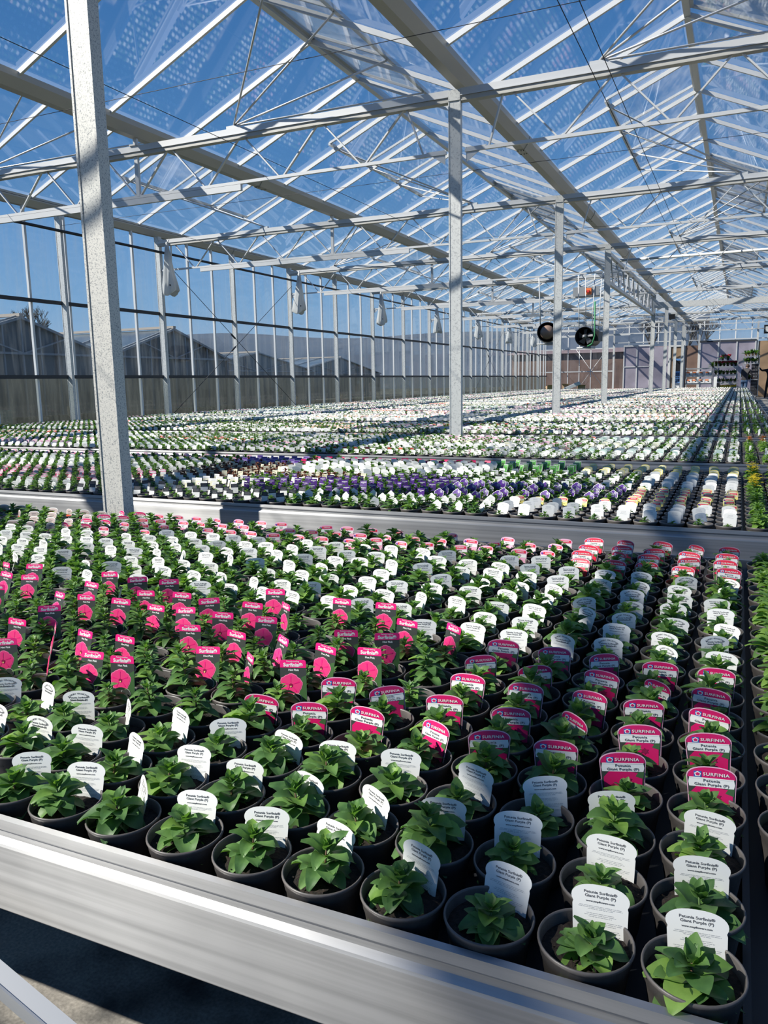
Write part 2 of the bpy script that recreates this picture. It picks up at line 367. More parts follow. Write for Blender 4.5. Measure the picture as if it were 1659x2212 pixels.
for i, y in enumerate(ys):
    n = ORD[i]
    truss(-10.58, -2.76, y, 5 < y < 24, 'lattice roof truss beside the side wall, %s from the near end' % n)
    truss(-2.64, 5.24, y, 5 < y < 24, 'lattice roof truss over the roadway, %s from the near end' % n)
    if y > 5:
        b = MB(); b.box(-9.6, -5.25, y-.02, y+.02, 2.17+CZ, 2.235+CZ, 'roof_steel')
        tag(obj('support_rail', b), 'slim C-section steel rail under wall-side truss, %s from the near end' % ORD[i], 'rail', 'steel rails hung under the trusses')
# longitudinal lattice girder that replaces the missing column
t = empty('lattice_girder', (-2.72, 17.9, 0), 'deep lattice girder bridging the gap where a column is missing', 'girder')
b = MB(); b.box(-.04, .04, 0, 10, 2.62+CZ, 2.70+CZ, 'roof_steel'); obj('top_chord', b, t)
b = MB(); b.box(-.04, .04, 0, 10, 2.02+CZ, 2.09+CZ, 'roof_steel'); obj('bottom_chord', b, t)
b = MB()
for k in range(10):
    b.bar((0, k+.05, 2.05+CZ), (0, k+.5, 2.65+CZ), .03, .03, 'roof_steel'); b.bar((0, k+.5, 2.65+CZ), (0, k+.95, 2.05+CZ), .03, .03, 'roof_steel')
obj('lattice', b, t)

# roof vents with their push rods
slope = (ZR - ZG) / 2.0
def vent(xr, yc, side, label):       # side +1: slope falling towards +x
    t = empty('roof_vent', (0, 0, 0), label, 'roof vent', 'roof vents')
    def P(d, y, up=0): return (xr + side * d, y, ZR - slope * d + up)
    a, c, lo = yc - 1.88, yc + 1.88, 1.02
    b = MB(); b.poly([P(.03, a, .03), P(lo, a, .06), P(lo, c, .06), P(.03, c, .03)], 'vent_glass'); obj('vent_pane', b, t)
    b = MB()
    b.bar(P(lo, a, .03), P(lo, c, .03), .045, .04, 'roof_steel'); b.bar(P(.05, a, .02), P(.05, c, .02), .04, .035, 'roof_steel')
    for y in (a, yc - .63, yc + .63, c): b.bar(P(.04, y, .02), P(lo, y, .04), .028, .03, 'bar_alu')
    obj('vent_frame', b, t)
    bx = xr - side * .60
    b0 = (bx, yc, 2.86 + CZ)
    b = MB(); b.bar((bx-.08, yc, 2.845+CZ), (bx+.08, yc, 2.845+CZ), .06, .03, 'roof_steel'); obj('drive_bracket', b, t)
    for y in (a + .15, yc - .63, yc + .63, c - .15):
        b = MB(); b.tube([b0, P(lo, y, .0)], .011, 'roof_steel', 6); obj('push_rod', b, t)
for i in range(4):
    xr = (GX[i] + GX[i+1]) / 2; n = 0
    for k in range(-2, 8):
        yc = 7.88 + 5*k
        side = 1 if k % 2 == 0 else -1
        if yc < 0: continue
        n += 1
        vent(xr, yc, side, 'hinged roof vent, %s ridge from the side wall, %s along, %s slope' % (ORD[i], ORD[n-1], 'wall-facing' if side < 0 else 'road-facing'))

# ------------------------------------------------------------------ side wall
XW = -10.72
for i in range(11):
    ya, yb = Y0 + 5*i, min(Y0 + 5*i + 5, Y1)
    r = MB(); r.poly([(XW, ya, 1.34), (XW, yb, 1.34), (XW, yb, ZG-.1), (XW, ya, ZG-.1)], 'wall_glass')
    r.poly([(XW, ya, .25), (XW, yb, .25), (XW, yb, 1.34), (XW, ya, 1.34)], 'wall_glass_low')
    wo = tag(obj('window_%d' % (i+1), r), kind='structure')
    b = MB()
    k = int((ya - 10.57) / .8333) - 1
    y = 10.57 + .8333 * k
    while y < yb:
        if y >= ya: b.box(XW+.0, XW+.045, y-.022, y+.022, .25, ZG-.1, 'bar_alu')
        y += .8333
    obj('window_frame', b, wo)
b = MB(); b.box(XW-.05, XW+.05, Y0, Y1, 0, .25, 'concrete'); tag(obj('wall_left', b), kind='structure')
for z, n in ((1.43+CZ, 'upper'), (.19+CZ, 'lower')):
    b = MB(); b.box(XW+.05, XW+.09, Y0, Y1, z-.03, z+.03, 'dark_steel')
    tag(obj('wall_rail', b), '%s dark steel rail running along the glass side wall' % n, 'rail')
b = MB(); b.tube([(-10.52, Y0, 2.60+CZ), (-10.52, Y1, 2.60+CZ)], .025, 'dark_steel')
tag(obj('heating_pipe', b), 'dark round pipe running high along the glass side wall', 'pipe')
for q, (ya, yb) in enumerate(((12.88, 17.88), (32.88, 37.88))):
    br = empty('wind_brace', (-10.50, ya, 0), 'crossed thin steel rods bracing the glass side wall, %s' % ('closer pair' if q == 0 else 'pair further along'), 'brace')
    for a, c in ((2.45+CZ, -.55+CZ), (-.55+CZ, 2.45+CZ)):
        b = MB(); b.tube([(0, .05, a), (0, 4.95, c)], .006, 'dark_steel', 6); b.tube([(0, 2.2, a+(c-a)*.44), (0, 2.35, a+(c-a)*.47)], .02, 'dark_steel', 6); obj('rod', b, br)
# thin cables under the roof
for q, y in enumerate((6.3, 10.4, 15.2, 20.1)):
    b = MB(); b.tube([(-10.6, y, 2.70+CZ), (-2.7, y, 2.72+CZ), (5.2, y, 2.70+CZ)], .003, 'wire', 5)
    tag(obj('steel_cable', b), 'thin black cable strung across below the roof, %s from the near end' % ORD[q], 'cable', 'thin roof cables')
for q, (x, z) in enumerate(((-1.32, 2.66), (-1.18, 2.66), (-5.3, 2.66), (-9.3, 2.66))):
    b = MB(); b.tube([(x, -5, z+CZ), (x, 47, z+CZ)], .0035, 'wire', 5)
    tag(obj('steel_cable', b), 'thin black cable running lengthwise below the roof, %s' % ('one of a close pair' if q < 2 else ('under the second gutter bay' if q == 2 else 'closest to the glass side wall')), 'cable', 'thin roof cables lengthwise')
# bags hanging on the wall side of the trusses
bagp = [(.015, .95), (.035, .90), (.045, .82), (.075, .60), (.115, .35), (.155, .12), (.165, .02), (.150, 0), (.0, .03)]
for q in range(7):
    y = 12.80 + 5*q; b = MB(); n = 26; vs = []; fs = []; rq = random.Random(q)
    ph = [rq.uniform(0, 6) for _ in range(4)]
    for j, (r, z) in enumerate(bagp):
        for k in range(n):
            a = 2*PI*k/n
            rr = r * (1 + .13*math.sin(5*a+ph[0]) + .08*math.sin(9*a+ph[1])) * rq.uniform(.97, 1.03)
            vs.append((rr*math.cos(a)*1.0 + .02*math.sin(z*3+ph[2]), rr*math.sin(a)*.8, z + (.05*math.sin(2*a+ph[3]) if 0 < j and z < .2 else 0)))
    for j in range(len(bagp)-1):
        for k in range(n): fs.append((j*n+k, j*n+(k+1)%n, (j+1)*n+(k+1)%n, (j+1)*n+k))
    b.add(vs, fs, 'bag_plastic', True)
    t = empty('plastic_bag', (-10.22, y-.10, 1.78 + CZ), 'white plastic bag hung by the side wall, %s from the near end' % ORD[q], 'bag', 'plastic bags hung along the side wall')
    t.scale = (1, 1, 1.02)
    obj('bag_body', b, t)
    b = MB(); b.tube([(0, 0, .93), (.01, .04, 1.0)], .012, 'white_paint', 6); obj('tie', b, t)
    b = MB(); b.lathe([(.0, 0), (.016, 0), (.016, .004), (0, .004)], 'black_plastic', 10)
    o = obj('air_hole', b, t, (.10, -.115, .14)); o.rotation_euler = (math.radians(90), 0, math.radians(40))

# ------------------------------------------------------------------ gable end
YE = Y1
def gpanel(name, x0, x1, z0, z1, mt, dy=0, kind='structure'):
    r = MB(); r.poly([(x0, YE+dy, z0), (x1, YE+dy, z0), (x1, YE+dy, z1), (x0, YE+dy, z1)], mt); return tag(obj(name, r), kind=kind)
gpanel('wall_back', -10.72, 5.3, 0.25, ZG, 'gable_glass')
r = MB()
for i in range(4):
    xa, xb = GX[i], GX[i+1]; r.poly([(xa, YE, ZG), (xb, YE, ZG), ((xa+xb)/2, YE, ZR)], 'gable_glass')
tag(obj('window_20', r), kind='structure')
r = MB(); r.box(-10.72, 5.3, YE-.05, YE+.05, 0, .25, 'concrete'); tag(obj('baseboard_back', r), kind='structure')
b = MB()
x = -10.72
while x < -6.8: b.box(x-.02, x+.02, YE-.06, YE-.01, .25, ZG, 'bar_alu'); x += .667
x = -6.72
while x < 5.3: b.box(x-.025, x+.025, YE-.06, YE-.01, 1.9+CZ, ZG, 'bar_alu'); x += .8
for z in (1.72+CZ, .41+CZ): b.box(-10.72, -6.8, YE-.08, YE-.03, z-.03, z+.03, 'roof_steel')
for z in (2.5+CZ, 2.0+CZ): b.box(-6.72, 5.3, YE-.08, YE-.03, z-.025, z+.025, 'roof_steel')
tag(obj('trim_1', b), kind='structure')
for q, x in enumerate((-6.73, -4.66, -3.70, -2.90, -2.14, .78, 2.6)):
    t = empty('gable_post', (x, YE-.14, 0), 'grey steel post in the far end wall, %s counted from side wall' % ORD[q], 'post', 'posts of the far end wall')
    b = MB(); b.box(-.05, .05, -.04, .04, .01, 2.9+CZ, 'galvanised'); obj('post', b, t)
    b = MB(); b.box(-.09, .09, -.07, .07, 0, .01, 'galvanised'); obj('base_plate', b, t)
def door(n, x0, x1, zt, mt, panes, rail=None):
    d = gpanel('door_%d' % n, x0, x1, .02, zt, mt, -.18)
    b = MB(); w = (x1 - x0) / panes
    for k in range(panes + 1): b.box(x0+w*k-.03, x0+w*k+.03, YE-.23, YE-.19, .02, zt, 'roof_steel')
    b.box(x0-.03, x1+.03, YE-.24, YE-.19, zt-.04, zt+.05, 'dark_steel' if n == 3 else 'roof_steel'); b.box(x0, x1, YE-.23, YE-.19, .3, .4, 'shelf_steel')
    if rail: b.box(x0, x1, YE-.23, YE-.19, rail-.02, rail+.02, 'roof_steel')
    obj('door_frame', b, d)
door(1, -6.15, -4.72, 1.80+CZ, 'sheet_mauve', 2, .62+CZ); door(2, -3.64, -2.95, 1.72+CZ, 'sheet_tan', 1); door(3, -2.08, .70, 1.90+CZ, 'sheet_mauve', 3)
gpanel('wall_panel', -2.86, -2.18, .02, 1.72+CZ, 'sheet_brown', -.12); gpanel('wall_panel', .84, 2.5, .02, 1.85+CZ, 'sheet_tan', -.12); gpanel('wall_panel', -4.6, -3.75, .02, 1.7+CZ, 'sheet_mauve', -.12)
gb = empty('wind_brace', (0, YE-.1, 0), 'crossed thin rods bracing the far end wall behind the fans', 'brace')
for a, c in (((-8.9, .35), (-7.1, 1.7+CZ)), ((-8.9, 1.7+CZ), (-7.1, .35))):
    b = MB(); b.tube([(a[0], 0, a[1]), (c[0], 0, c[1])], .012, 'roof_steel', 6); obj('rod', b, gb)

# ------------------------------------------------------------------ outdoors
def glasshouse(x0, yc, wd, ze, zr, ln, label):
    t = empty('neighbour_glasshouse', (x0, yc, 0), label, 'greenhouse', 'glasshouses beyond the side wall')
    h = wd/2
    b = MB(); b.add([(0,-h,-.13),(0,h,-.13),(0,h,ze),(0,0,zr),(0,-h,ze),(-ln,-h,-.13),(-ln,h,-.13),(-ln,h,ze),(-ln,0,zr),(-ln,-h,ze)], [(0,1,2,3,4),(9,8,7,6,5),(0,4,9,5),(1,6,7,2)], 'dark_glasshouse'); obj('glass_walls', b, t)
    b = MB(); b.add([(.1,-h-.05,ze),(.1,0,zr+.03),(-ln,0,zr+.03),(-ln,-h-.05,ze),(.1,h+.05,ze),(-ln,h+.05,ze)], [(0,1,2,3),(1,4,5,2)], 'dark_glasshouse'); obj('roof', b, t)
    b = MB()
    for s in (-1, 1):
        b.bar((.12, s*h, ze), (.12, 0, zr+.03), .06, .07, 'house_bar')
        for k in range(8): b.bar((-ln*k/8, s*h, ze+.04), (-ln*k/8, 0, zr+.08), .05, .05, 'house_bar')
    for k in range(-5, 6): b.bar((.08, k*h/5.2, 0), (.08, k*h/5.2, zr - (zr-ze)*abs(k)/5.2), .05, .05, 'house_bar')
    b.bar((.12, -h, ze), (.12, h, ze), .06, .06, 'house_bar'); b.bar((.12, 0, ze), (.12, h*.5, (ze+zr)/2), .04, .04, 'house_bar'); b.bar((.12, 0, ze), (.12, -h*.5, (ze+zr)/2), .04, .04, 'house_bar')
    obj('glazing_bar_frame', b, t)
    b = MB(); b.bar((.15, 0, zr+.1), (-ln, 0, zr+.1), .14, .08, 'house_ridge'); obj('ridge', b, t)
glasshouse(-18, 15.9, 6.4, .95+CZ, 1.88+CZ, 20, 'dark gabled glasshouse outside the side wall, close by the N2 sign')
glasshouse(-18, 22.3, 6.4, .95+CZ, 1.90+CZ, 20, 'dark gabled glasshouse outside, second beyond the side wall')
glasshouse(-30, 46, 16, .9+CZ, 2.1+CZ, 14, 'long low dark glasshouse outside towards the far end')
glasshouse(-34, 66, 18, .9+CZ, 2.3+CZ, 16, 'furthest low dark glasshouse outside beneath the hill')
r = MB(); n = 70; vs = []; fs = []
for i in range(n+1):
    a = math.radians(2 + 112 * i / n); R_ = 150
    h = 11.0 + 2.6*math.sin(a*3.1+1) + 1.4*math.sin(a*8+2) + .5*math.sin(a*23)
    if a > math.radians(85): h *= .8
    vs += [(-R_*math.sin(a)*1.0 + 0, R_*math.cos(a), -1), (-R_*math.sin(a)*1.25, R_*math.cos(a)*1.25, max(2.5, h))]
for i in range(n): fs.append((2*i, 2*i+1, 2*i+3, 2*i+2))
r.add(vs, fs, 'hill_woods', True); tag(obj('hills', r), kind='structure')
# brown bank and bare trees beyond the far end
t = empty('farm_building', (-9.0, 56, 0), 'low reddish-brown shed outside behind the far end wall', 'building')
b = MB(); b.box(-6, 4.5, 0, 6, -.13, 2.9, 'sheet_brown'); obj('wall', b, t); b = MB(); b.prism([(-.3, 2.9), (3, 3.3), (6.3, 2.9)], -6.3, 4.8, 'copper_brown'); obj('roof', b, t)
rq = random.Random(3)
def bare_tree(x, y, h, label):
    t = empty('bare_tree', (x, y, -.13), label, 'tree', 'bare trees outdoors')
    b = MB(); b.tube([(0,0,0),(.1,0,h*.35)], [.16, .12], 'fence_wood', 6); obj('trunk', b, t)
    b = MB()
    def br(p, d, l, r, n):
        q = p + d*l; b.tube([p, q], [r, r*.6], 'fence_wood', 4, False)
        if n:
            for _ in range(4): br(q, (d + Vector((rq.uniform(-.6,.6), rq.uniform(-.6,.6), rq.uniform(-.1,.5)))).normalized(), l*rq.uniform(.6,.8), r*.6, n-1)
    br(Vector((.1,0,h*.33)), Vector((0,0,1)), h*.28, .10, 4); obj('branches', b, t)
for q, (x, y, h) in enumerate(((-6.5, 66, 5.2), (-4.0, 68, 5.6), (-3.0, 70, 5.4))): bare_tree(x, y, h, 'bare winter tree showing above the far end wall, %s from the side wall' % ORD[q])
bare_tree(-33, 30, 4.6, 'bare winter tree rising behind the dark glasshouses')
# N2 sign and fence outside the wall
t = empty('bay_sign', (-11.05, 9.30, 0), 'teal sign reading N2 outside the glass side wall', 'sign')
b = MB(); b.box(-.012, .012, -.17, .17, .46, .80, 'sign_teal'); obj('board', b, t)
b = MB(); b.box(-.02, .0, -.02, .02, -.1, .46, 'fence_wood'); obj('post', b, t)
def text_mb(s, size, mt, font_space=1.0, bold=0.0, res=3):
    cu = bpy.data.curves.new('t', 'FONT'); cu.body = s; cu.size = size; cu.align_x = 'CENTER'; cu.align_y = 'CENTER'; cu.resolution_u = res; cu.offset = bold; cu.space_character = font_space
    o = bpy.data.objects.new('t', cu); C.objects.link(o)
    me = o.to_mesh(); m = MB()
    m.add([tuple(v.co) for v in me.vertices], [tuple(p.vertices) for p in me.polygons], mt)
    o.to_mesh_clear(); bpy.data.objects.remove(o); bpy.data.curves.remove(cu); return m
tx = text_mb('N2', .17, 'white_paint'); m = MB(); m.merge(tx, Matrix.Translation((.0135, 0, .56)) @ Matrix.Rotation(PI/2, 4, 'Z') @ Matrix.Rotation(PI/2, 4, 'X')); obj('lettering', m, t)
t = empty('timber_fence', (-12.4, 3, 0), 'low dark timber fence outside along the side wall', 'fence')
b = MB(); b.box(-.02, .02, 0, 42, -.13, .62, 'fence_wood'); obj('fence_boards', b, t)
for k in range(0, 43, 3):
    b = MB(); b.box(.02, .10, k-.05, k+.05, -.13, .78, 'fence_wood'); obj('fence_post', b, t)
#PART3
# ------------------------------------------------------------------ plant parts
POT_H, SOIL_Z = .085, .073
def pot_mb(n):
    b = MB()
    if n > 20: b.lathe([(.001,.001),(.034,.001),(.036,.003),(.0385,.030),(.0400,.034),(.0450,.069),(.0462,.070),(.0472,.079),(.0485,.0805),(.0492,.083),(.0485,.0852),(.0470,.0850),(.0462,.083),(.0445,.070),(.043,.06)], 'pot_plastic', n)
    else: b.lathe([(.034,.0),(.0455,.074),(.049,.080),(.049,.085),(.046,.085),(.044,.07)], 'pot_plastic', n)
    return b
def soil_mb(n, rings, amp, seed):
    rq = random.Random(seed); b = MB(); vs = [(0, 0, SOIL_Z + .003)]; fs = []
    for i in range(1, rings+1):
        r = .0445*i/rings
        for k in range(n):
            a = 2*PI*k/n; vs.append((r*math.cos(a), r*math.sin(a), SOIL_Z + .003*(1-i/rings) + (rq.uniform(-amp, amp) if i < rings else -.001)))
    for k in range(n): fs.append((0, 1+k, 1+(k+1)%n))
    for i in range(rings-1):
        for k in range(n): fs.append((1+i*n+k, 1+(i+1)*n+k, 1+(i+1)*n+(k+1)%n, 1+i*n+(k+1)%n))
    b.add(vs, fs, 'soil', True)
    if amp > .001:
        for _ in range(26):
            a = rq.uniform(0, 2*PI); r = rq.uniform(.008, .040); s = rq.uniform(.0012, .0035)
            p = Vector((r*math.cos(a), r*math.sin(a), SOIL_Z+.002)); d = [Vector((rq.uniform(-1,1), rq.uniform(-1,1), rq.uniform(-.3,.9))).normalized()*s for _ in range(4)]
            b.add([p+x for x in d], [(0,1,2),(0,2,3),(0,3,1),(1,3,2)], 'soil')
    return b
def leaf(b, base, az, pitch, Ln, W, droop, fold, mt, rq, seg=6, cr=2, wave=.0):
    p = Vector(base); vs = []; fs = []; ca, sa = math.cos(az), math.sin(az)
    side = Vector((-sa, ca, 0)); nrow = cr*2+1; tw = rq.uniform(-.25, .25)
    for i in range(seg+1):
        t = i/seg; th = pitch - droop*t
        d = Vector((ca*math.cos(th), sa*math.cos(th), math.sin(th)))
        if i: p = p + d*(Ln/seg)
        up = side.cross(d); up = up if up.z > 0 or abs(th) > 1.2 else -up
        s2 = (side*math.cos(tw*t) + up*math.sin(tw*t))
        ww = W/2 * max(.06, (math.sin(PI*min(1, (t*.94+.03))**.86))**.85) * (.35 if t < .12 else 1)
        for j in range(-cr, cr+1):
            s = j/cr
            vs.append(p + s2*ww*s + up*(fold*ww*abs(s)**1.3 + wave*W*math.sin(t*9+s*2)*abs(s)))
    for i in range(seg):
        for j in range(nrow-1):
            a = i*nrow+j; fs.append((a, a+1, a+nrow+1, a+nrow))
    b.add(vs, fs, mt, True)
def plant_mb(seed, style='petunia', lod=0):
    rq = random.Random(seed); b = MB(); z0 = SOIL_Z
    seg, cr = ((7, 2), (4, 1), (2, 1))[lod]
    k = dict(petunia=(.031, .046, .028, 1.0), tall=(.045, .040, .0175, 1.5), small=(.016, .028, .014, .7), leafy=(.040, .048, .023, 1.4))[style]
    H, Lf, Wf, den = k; H *= rq.uniform(.85, 1.2)
    lean = Vector((rq.uniform(-.15,.15), rq.uniform(-.15,.15), 1))
    top = Vector((0,0,z0)) + lean*H
    if lod < 2: b.tube([(0,0,z0-.003), Vector((0,0,z0))+lean*H*.5, top], [.0017,.0015,.001], 'stem_red' if seed % 2 else 'stem', 5)
    a = rq.uniform(0, 6.28)
    tiers = [(.12, 5, (.05,.35), (.5,1.2), 1.05), (.38, 5, (.25,.6), (.6,1.3), 1.0), (.66, 5, (.5,.9), (.6,1.2), .82), (.88, 4, (.8,1.15), (.4,.9), .62), (1., 4, (1.05,1.4), (.1,.6), .42)]
    if style in ('tall', 'leafy'): tiers = [(.15, 5, (0,.3), (.5,1.1), 1.05), (.32, 5, (.2,.5), (.6,1.2), 1.), (.5, 5, (.25,.6), (.6,1.2), .95), (.68, 5, (.4,.7), (.6,1.1), .85), (.84, 5, (.6,.9), (.5,1), .7), (.95, 4, (.8,1.2), (.4,.8), .5), (1., 3, (1.1,1.4), (.1,.5), .35)]
    if lod == 2: tiers = [tiers[1], tiers[2], tiers[-2]]
    for (h, n, pr, dr, sc) in tiers:
        if lod == 2: n = 4
        for q in range(n):
            a += 2.4 + rq.uniform(-.3, .3)
            base = Vector((0,0,z0)) + lean*H*h*rq.uniform(.92, 1.0)
            leaf(b, base, a, rq.uniform(*pr), Lf*sc*rq.uniform(.82, 1.12), Wf*sc*rq.uniform(.85, 1.15)*(1.4 if lod == 2 else 1), rq.uniform(*dr), rq.uniform(.15, .5), 'leaf' if rq.random() < (.25 if style == 'leafy' else .82) else 'leaf_light', rq, seg, cr, .05 if lod == 0 else 0)
    if style in ('petunia', 'leafy') and lod < 2:     # side shoots low on the stem
        for q in range(3):
            a += 2.1; r = Vector((math.cos(a), math.sin(a), .5)).normalized()*.014
            if lod == 0: b.tube([(0,0,z0+.004), Vector((0,0,z0+.004))+r], .001, 'stem', 4)
            for w in (-.6, .6): leaf(b, Vector((0,0,z0+.004))+r, a+w, .7, Lf*.55, Wf*.6, .7, .3, 'leaf', rq, seg, cr)
    return b

# ------------------------------------------------------------------ tags
TXM = Matrix.Rotation(PI/2, 4, 'X')
def lay(k): return -.00022*k
class TagB(MB):
    def shape(s, pts, mt, k=0): s.poly([(x, lay(k), z) for x, z in pts], mt)
    def txt(s, body, size, x, z, mt, k, bold=0., sp=1., rot=0.):
        m = text_mb(body, size, mt, sp, bold, 2)
        s.merge(m, Matrix.Translation((x, lay(k), z)) @ Matrix.Rotation(-rot, 4, 'Y') @ TXM)
    def bars(s, rows, mt, k, x0=0.0, h=.0006, rq=random.Random(5)):
        for z, w in rows:
            x = x0 - w/2
            while x < x0 + w/2:
                l = rq.uniform(.0015, .005); x2 = min(x + l, x0 + w/2); s.shape([(x, z), (x2, z), (x2, z+h), (x, z+h)], mt, k); x = x2 + .0007
def arch(w, z0, zs, zt, notch=True, taper=.90, n=16):
    """loaf-shaped outline: straight sides, small shoulder notch, domed head"""
    h = w/2; pts = [(-h*taper, z0), (h*taper, z0)]
    if notch: pts += [(h*.955, zs-.004), (h*.93, zs-.001), (h*.985, zs+.003)]
    else: pts += [(h*.97, zs-.006)]
    zc = zs + .006
    for i in range(n+1):
        a = PI*i/n; ca = math.cos(a); sa = math.sin(a)
        pts.append((h*math.copysign(abs(ca)**.80, ca), zc + (zt-zc)*abs(sa)**.95))
    if notch: pts += [(-h*.985, zs+.003), (-h*.93, zs-.001), (-h*.955, zs-.004)]
    else: pts += [(-h*.97, zs-.006)]
    return pts
def circ(x, z, r, n=12, sx=1): return [(x+sx*r*math.cos(2*PI*i/n), z+r*math.sin(2*PI*i/n)) for i in range(n)]
def clip_lo(pts, z0): return [(x, max(z, z0)) for x, z in pts]
def clip_band(pts, z0, z1): return [(x, min(max(z, z0), z1)) for x, z in pts]
def back(b, pts, mt='tag_white'): b.add([(x, .0004, z) for x, z in pts], [tuple(range(len(pts)))[::-1]], mt)
def tag_white(kind, det=True):
    b = TagB(); o = arch(.056, -.012, .044, .066)
    b.shape(o, 'tag_white'); back(b, o)
    if det:
        if kind == 'S':
            s = 'SUNTORY COLLECTION'
            for i, ch in enumerate(s):
                if ch != ' ':
                    a = (i - (len(s)-1)/2)*.088; b.txt(ch, .0042, .0255*math.sin(a), .0335+.0265*math.cos(a), 'tag_ink', 1, .0001, 1, -a)
            b.txt('Petunia Surfinia\u00ae', .0048, 0, .0515, 'tag_ink', 1, .0001); b.txt('Giant Purple (P)', .0048, 0, .0465, 'tag_ink', 1, .0001)
        else:
            b.txt('Petunia Surfinia\u00ae', .0046, 0, .0565, 'tag_ink', 1, .00010); b.txt('Giant Purple (P)', .0046, 0, .0517, 'tag_ink', 1, .00010)
        b.txt('www.mnpflowers.com', .0030, 0, .0455, 'tag_ink', 1, .0001)
        b.bars([(.0395,.040),(.0378,.042),(.0361,.024),(.031,.026),(.029,.030),(.027,.022),(.022,.042),(.020,.040),(.018,.030),(.013,.036),(.011,.038),(.009,.02)], 'tag_grey', 1)
    else: b.bars([(.056,.02),(.051,.02),(.045,.026),(.038,.034),(.036,.03)], 'tag_grey', 1, h=.0011)
    return b
def logo(b, x, z, s, k):
    b.shape([(x-s, z-s), (x+s, z-s), (x+s, z+s), (x-s, z+s)], 'tag_blue', k)
    def pen(r): return [(x+r*math.sin(2*PI*i/5), z+r*math.cos(2*PI*i/5)) for i in range(5)]
    b.shape(pen(s*.95), 'tag_white', k+1); b.shape(pen(s*.62), 'tag_magenta', k+2)
def tag_pink(det=True, red=False):
    M1 = 'tag_red' if red else 'tag_magenta'
    b = TagB(); o = arch(.060, -.010, .044, .066, False, .88, 14)
    b.shape(o, 'tag_pale'); back(b, o)
    inner = [(x*.965, z if z < .0 else z*.975) for x, z in o]
    b.shape(inner, 'tag_dark', 1)
    b.shape(clip_lo([(x*.98, z) for x, z in inner], .0475), M1, 2)
    b.shape([(-.0265,.0335),(.0262,.0335),(.0275,.040),(.0265,.0470),(-.0265,.0470),(-.0275,.040)], 'tag_white', 3)
    b.shape([(-.0265,.0460),(.0265,.0460),(.0265,.0480),(-.0265,.0480)], 'tag_white', 4)
    b.shape([(-.0235,-.008),(.0235,-.008),(.0248,.022),(.022,.031),(.010,.0335),(-.018,.0335),(-.0248,.024)], M1, 3)
    b.shape([(.016,.026),(.026,.022),(.027,.033),(.020,.0335)], 'tag_leaf', 4)
    b.shape([(.006+ (.0062 if i%2 else .0036)*math.cos(PI*i/6), .019+(.0062 if i%2 else .0036)*math.sin(PI*i/6)) for i in range(12)], 'tag_maroon', 5)
    b.shape([(-.016,-.004),(-.004,.002),(-.012,.014),(-.020,.008)], 'tag_maroon', 4)
    logo(b, -.0165, .0530, .0046, 4)
    if det:
        b.txt('SURFINIA', .0070, .0055, .0535, 'tag_white', 5, .00012, 1.08)
        b.txt('Petunia', .0060, .000, .0435, 'tag_ink', 5, .00012, 1.12); b.txt('Giant Purple (P)', .0058, .000, .0375, 'tag_ink', 5, .00012, 1.08)
    else:
        b.bars([(.052,.022)], 'tag_white', 5, .004, .0030); b.bars([(.0425,.018),(.037,.034)], 'tag_ink', 5, 0, .0018)
    return b
def tag_hot():
    b = TagB(); w = .0245
    o = [(-w,-.012),(w,-.012),(w,.068),(w-.0008,.0715),(w-.004,.073),(-w+.004,.073),(-w+.0008,.0715),(-w,.068)]
    b.shape(o, 'tag_dark'); back(b, o)
    b.shape([(w,.058),(w,.068),(w-.0008,.0715),(w-.004,.073),(-w+.004,.073),(-w+.0008,.0715),(-w,.068),(-w,.058)], 'tag_hot', 1)
    b.shape([(.012,-.010),(w,-.012),(w,.044),(.016,.040),(.010,.02)], 'tag_leaf', 1)
    n = 30; rr = lambda i: .0205*(1+.045*math.sin(5*2*PI*i/n+.6)+.03*math.sin(13*2*PI*i/n))
    cx, cz = -.0045, .0255
    pet = lambda s, ox=0: [(max(-w+.0003, cx+ox+s*rr(i)*math.cos(2*PI*i/n)), cz+s*rr(i)*.98*math.sin(2*PI*i/n)) for i in range(n)]
    b.shape(pet(1.04), 'tag_petal2', 2); b.shape(pet(.97), 'tag_petal', 3)
    for i in range(5):
        a = 2*PI*i/5+.35
        b.shape([(cx,cz),(max(-w+.0004, cx+.0165*math.cos(a-.09)),cz+.0165*math.sin(a-.09)),(max(-w+.0004, cx+.0165*math.cos(a+.09)),cz+.0165*math.sin(a+.09))], 'tag_hot', 4)
    b.shape(circ(cx, cz-.001, .0035, 10), 'tag_maroon', 5); b.shape(circ(cx, cz-.0035, .0015, 8), 'tag_yellow', 6)
    b.shape(circ(.006, -.001, .0098, 20), 'tag_white', 5); b.shape(circ(.006, -.001, .0092, 20), 'tag_dark', 6)
    b.txt('Petunia trailing', .0040, 0, .0700, 'tag_white', 2, 0.00003); b.txt('Surfinia\u00ae', .0098, 0, .0632, 'tag_white', 2, .00035); b.txt('Hot Pink', .0055, .001, .0535, 'tag_white', 2, .00015)
    return b
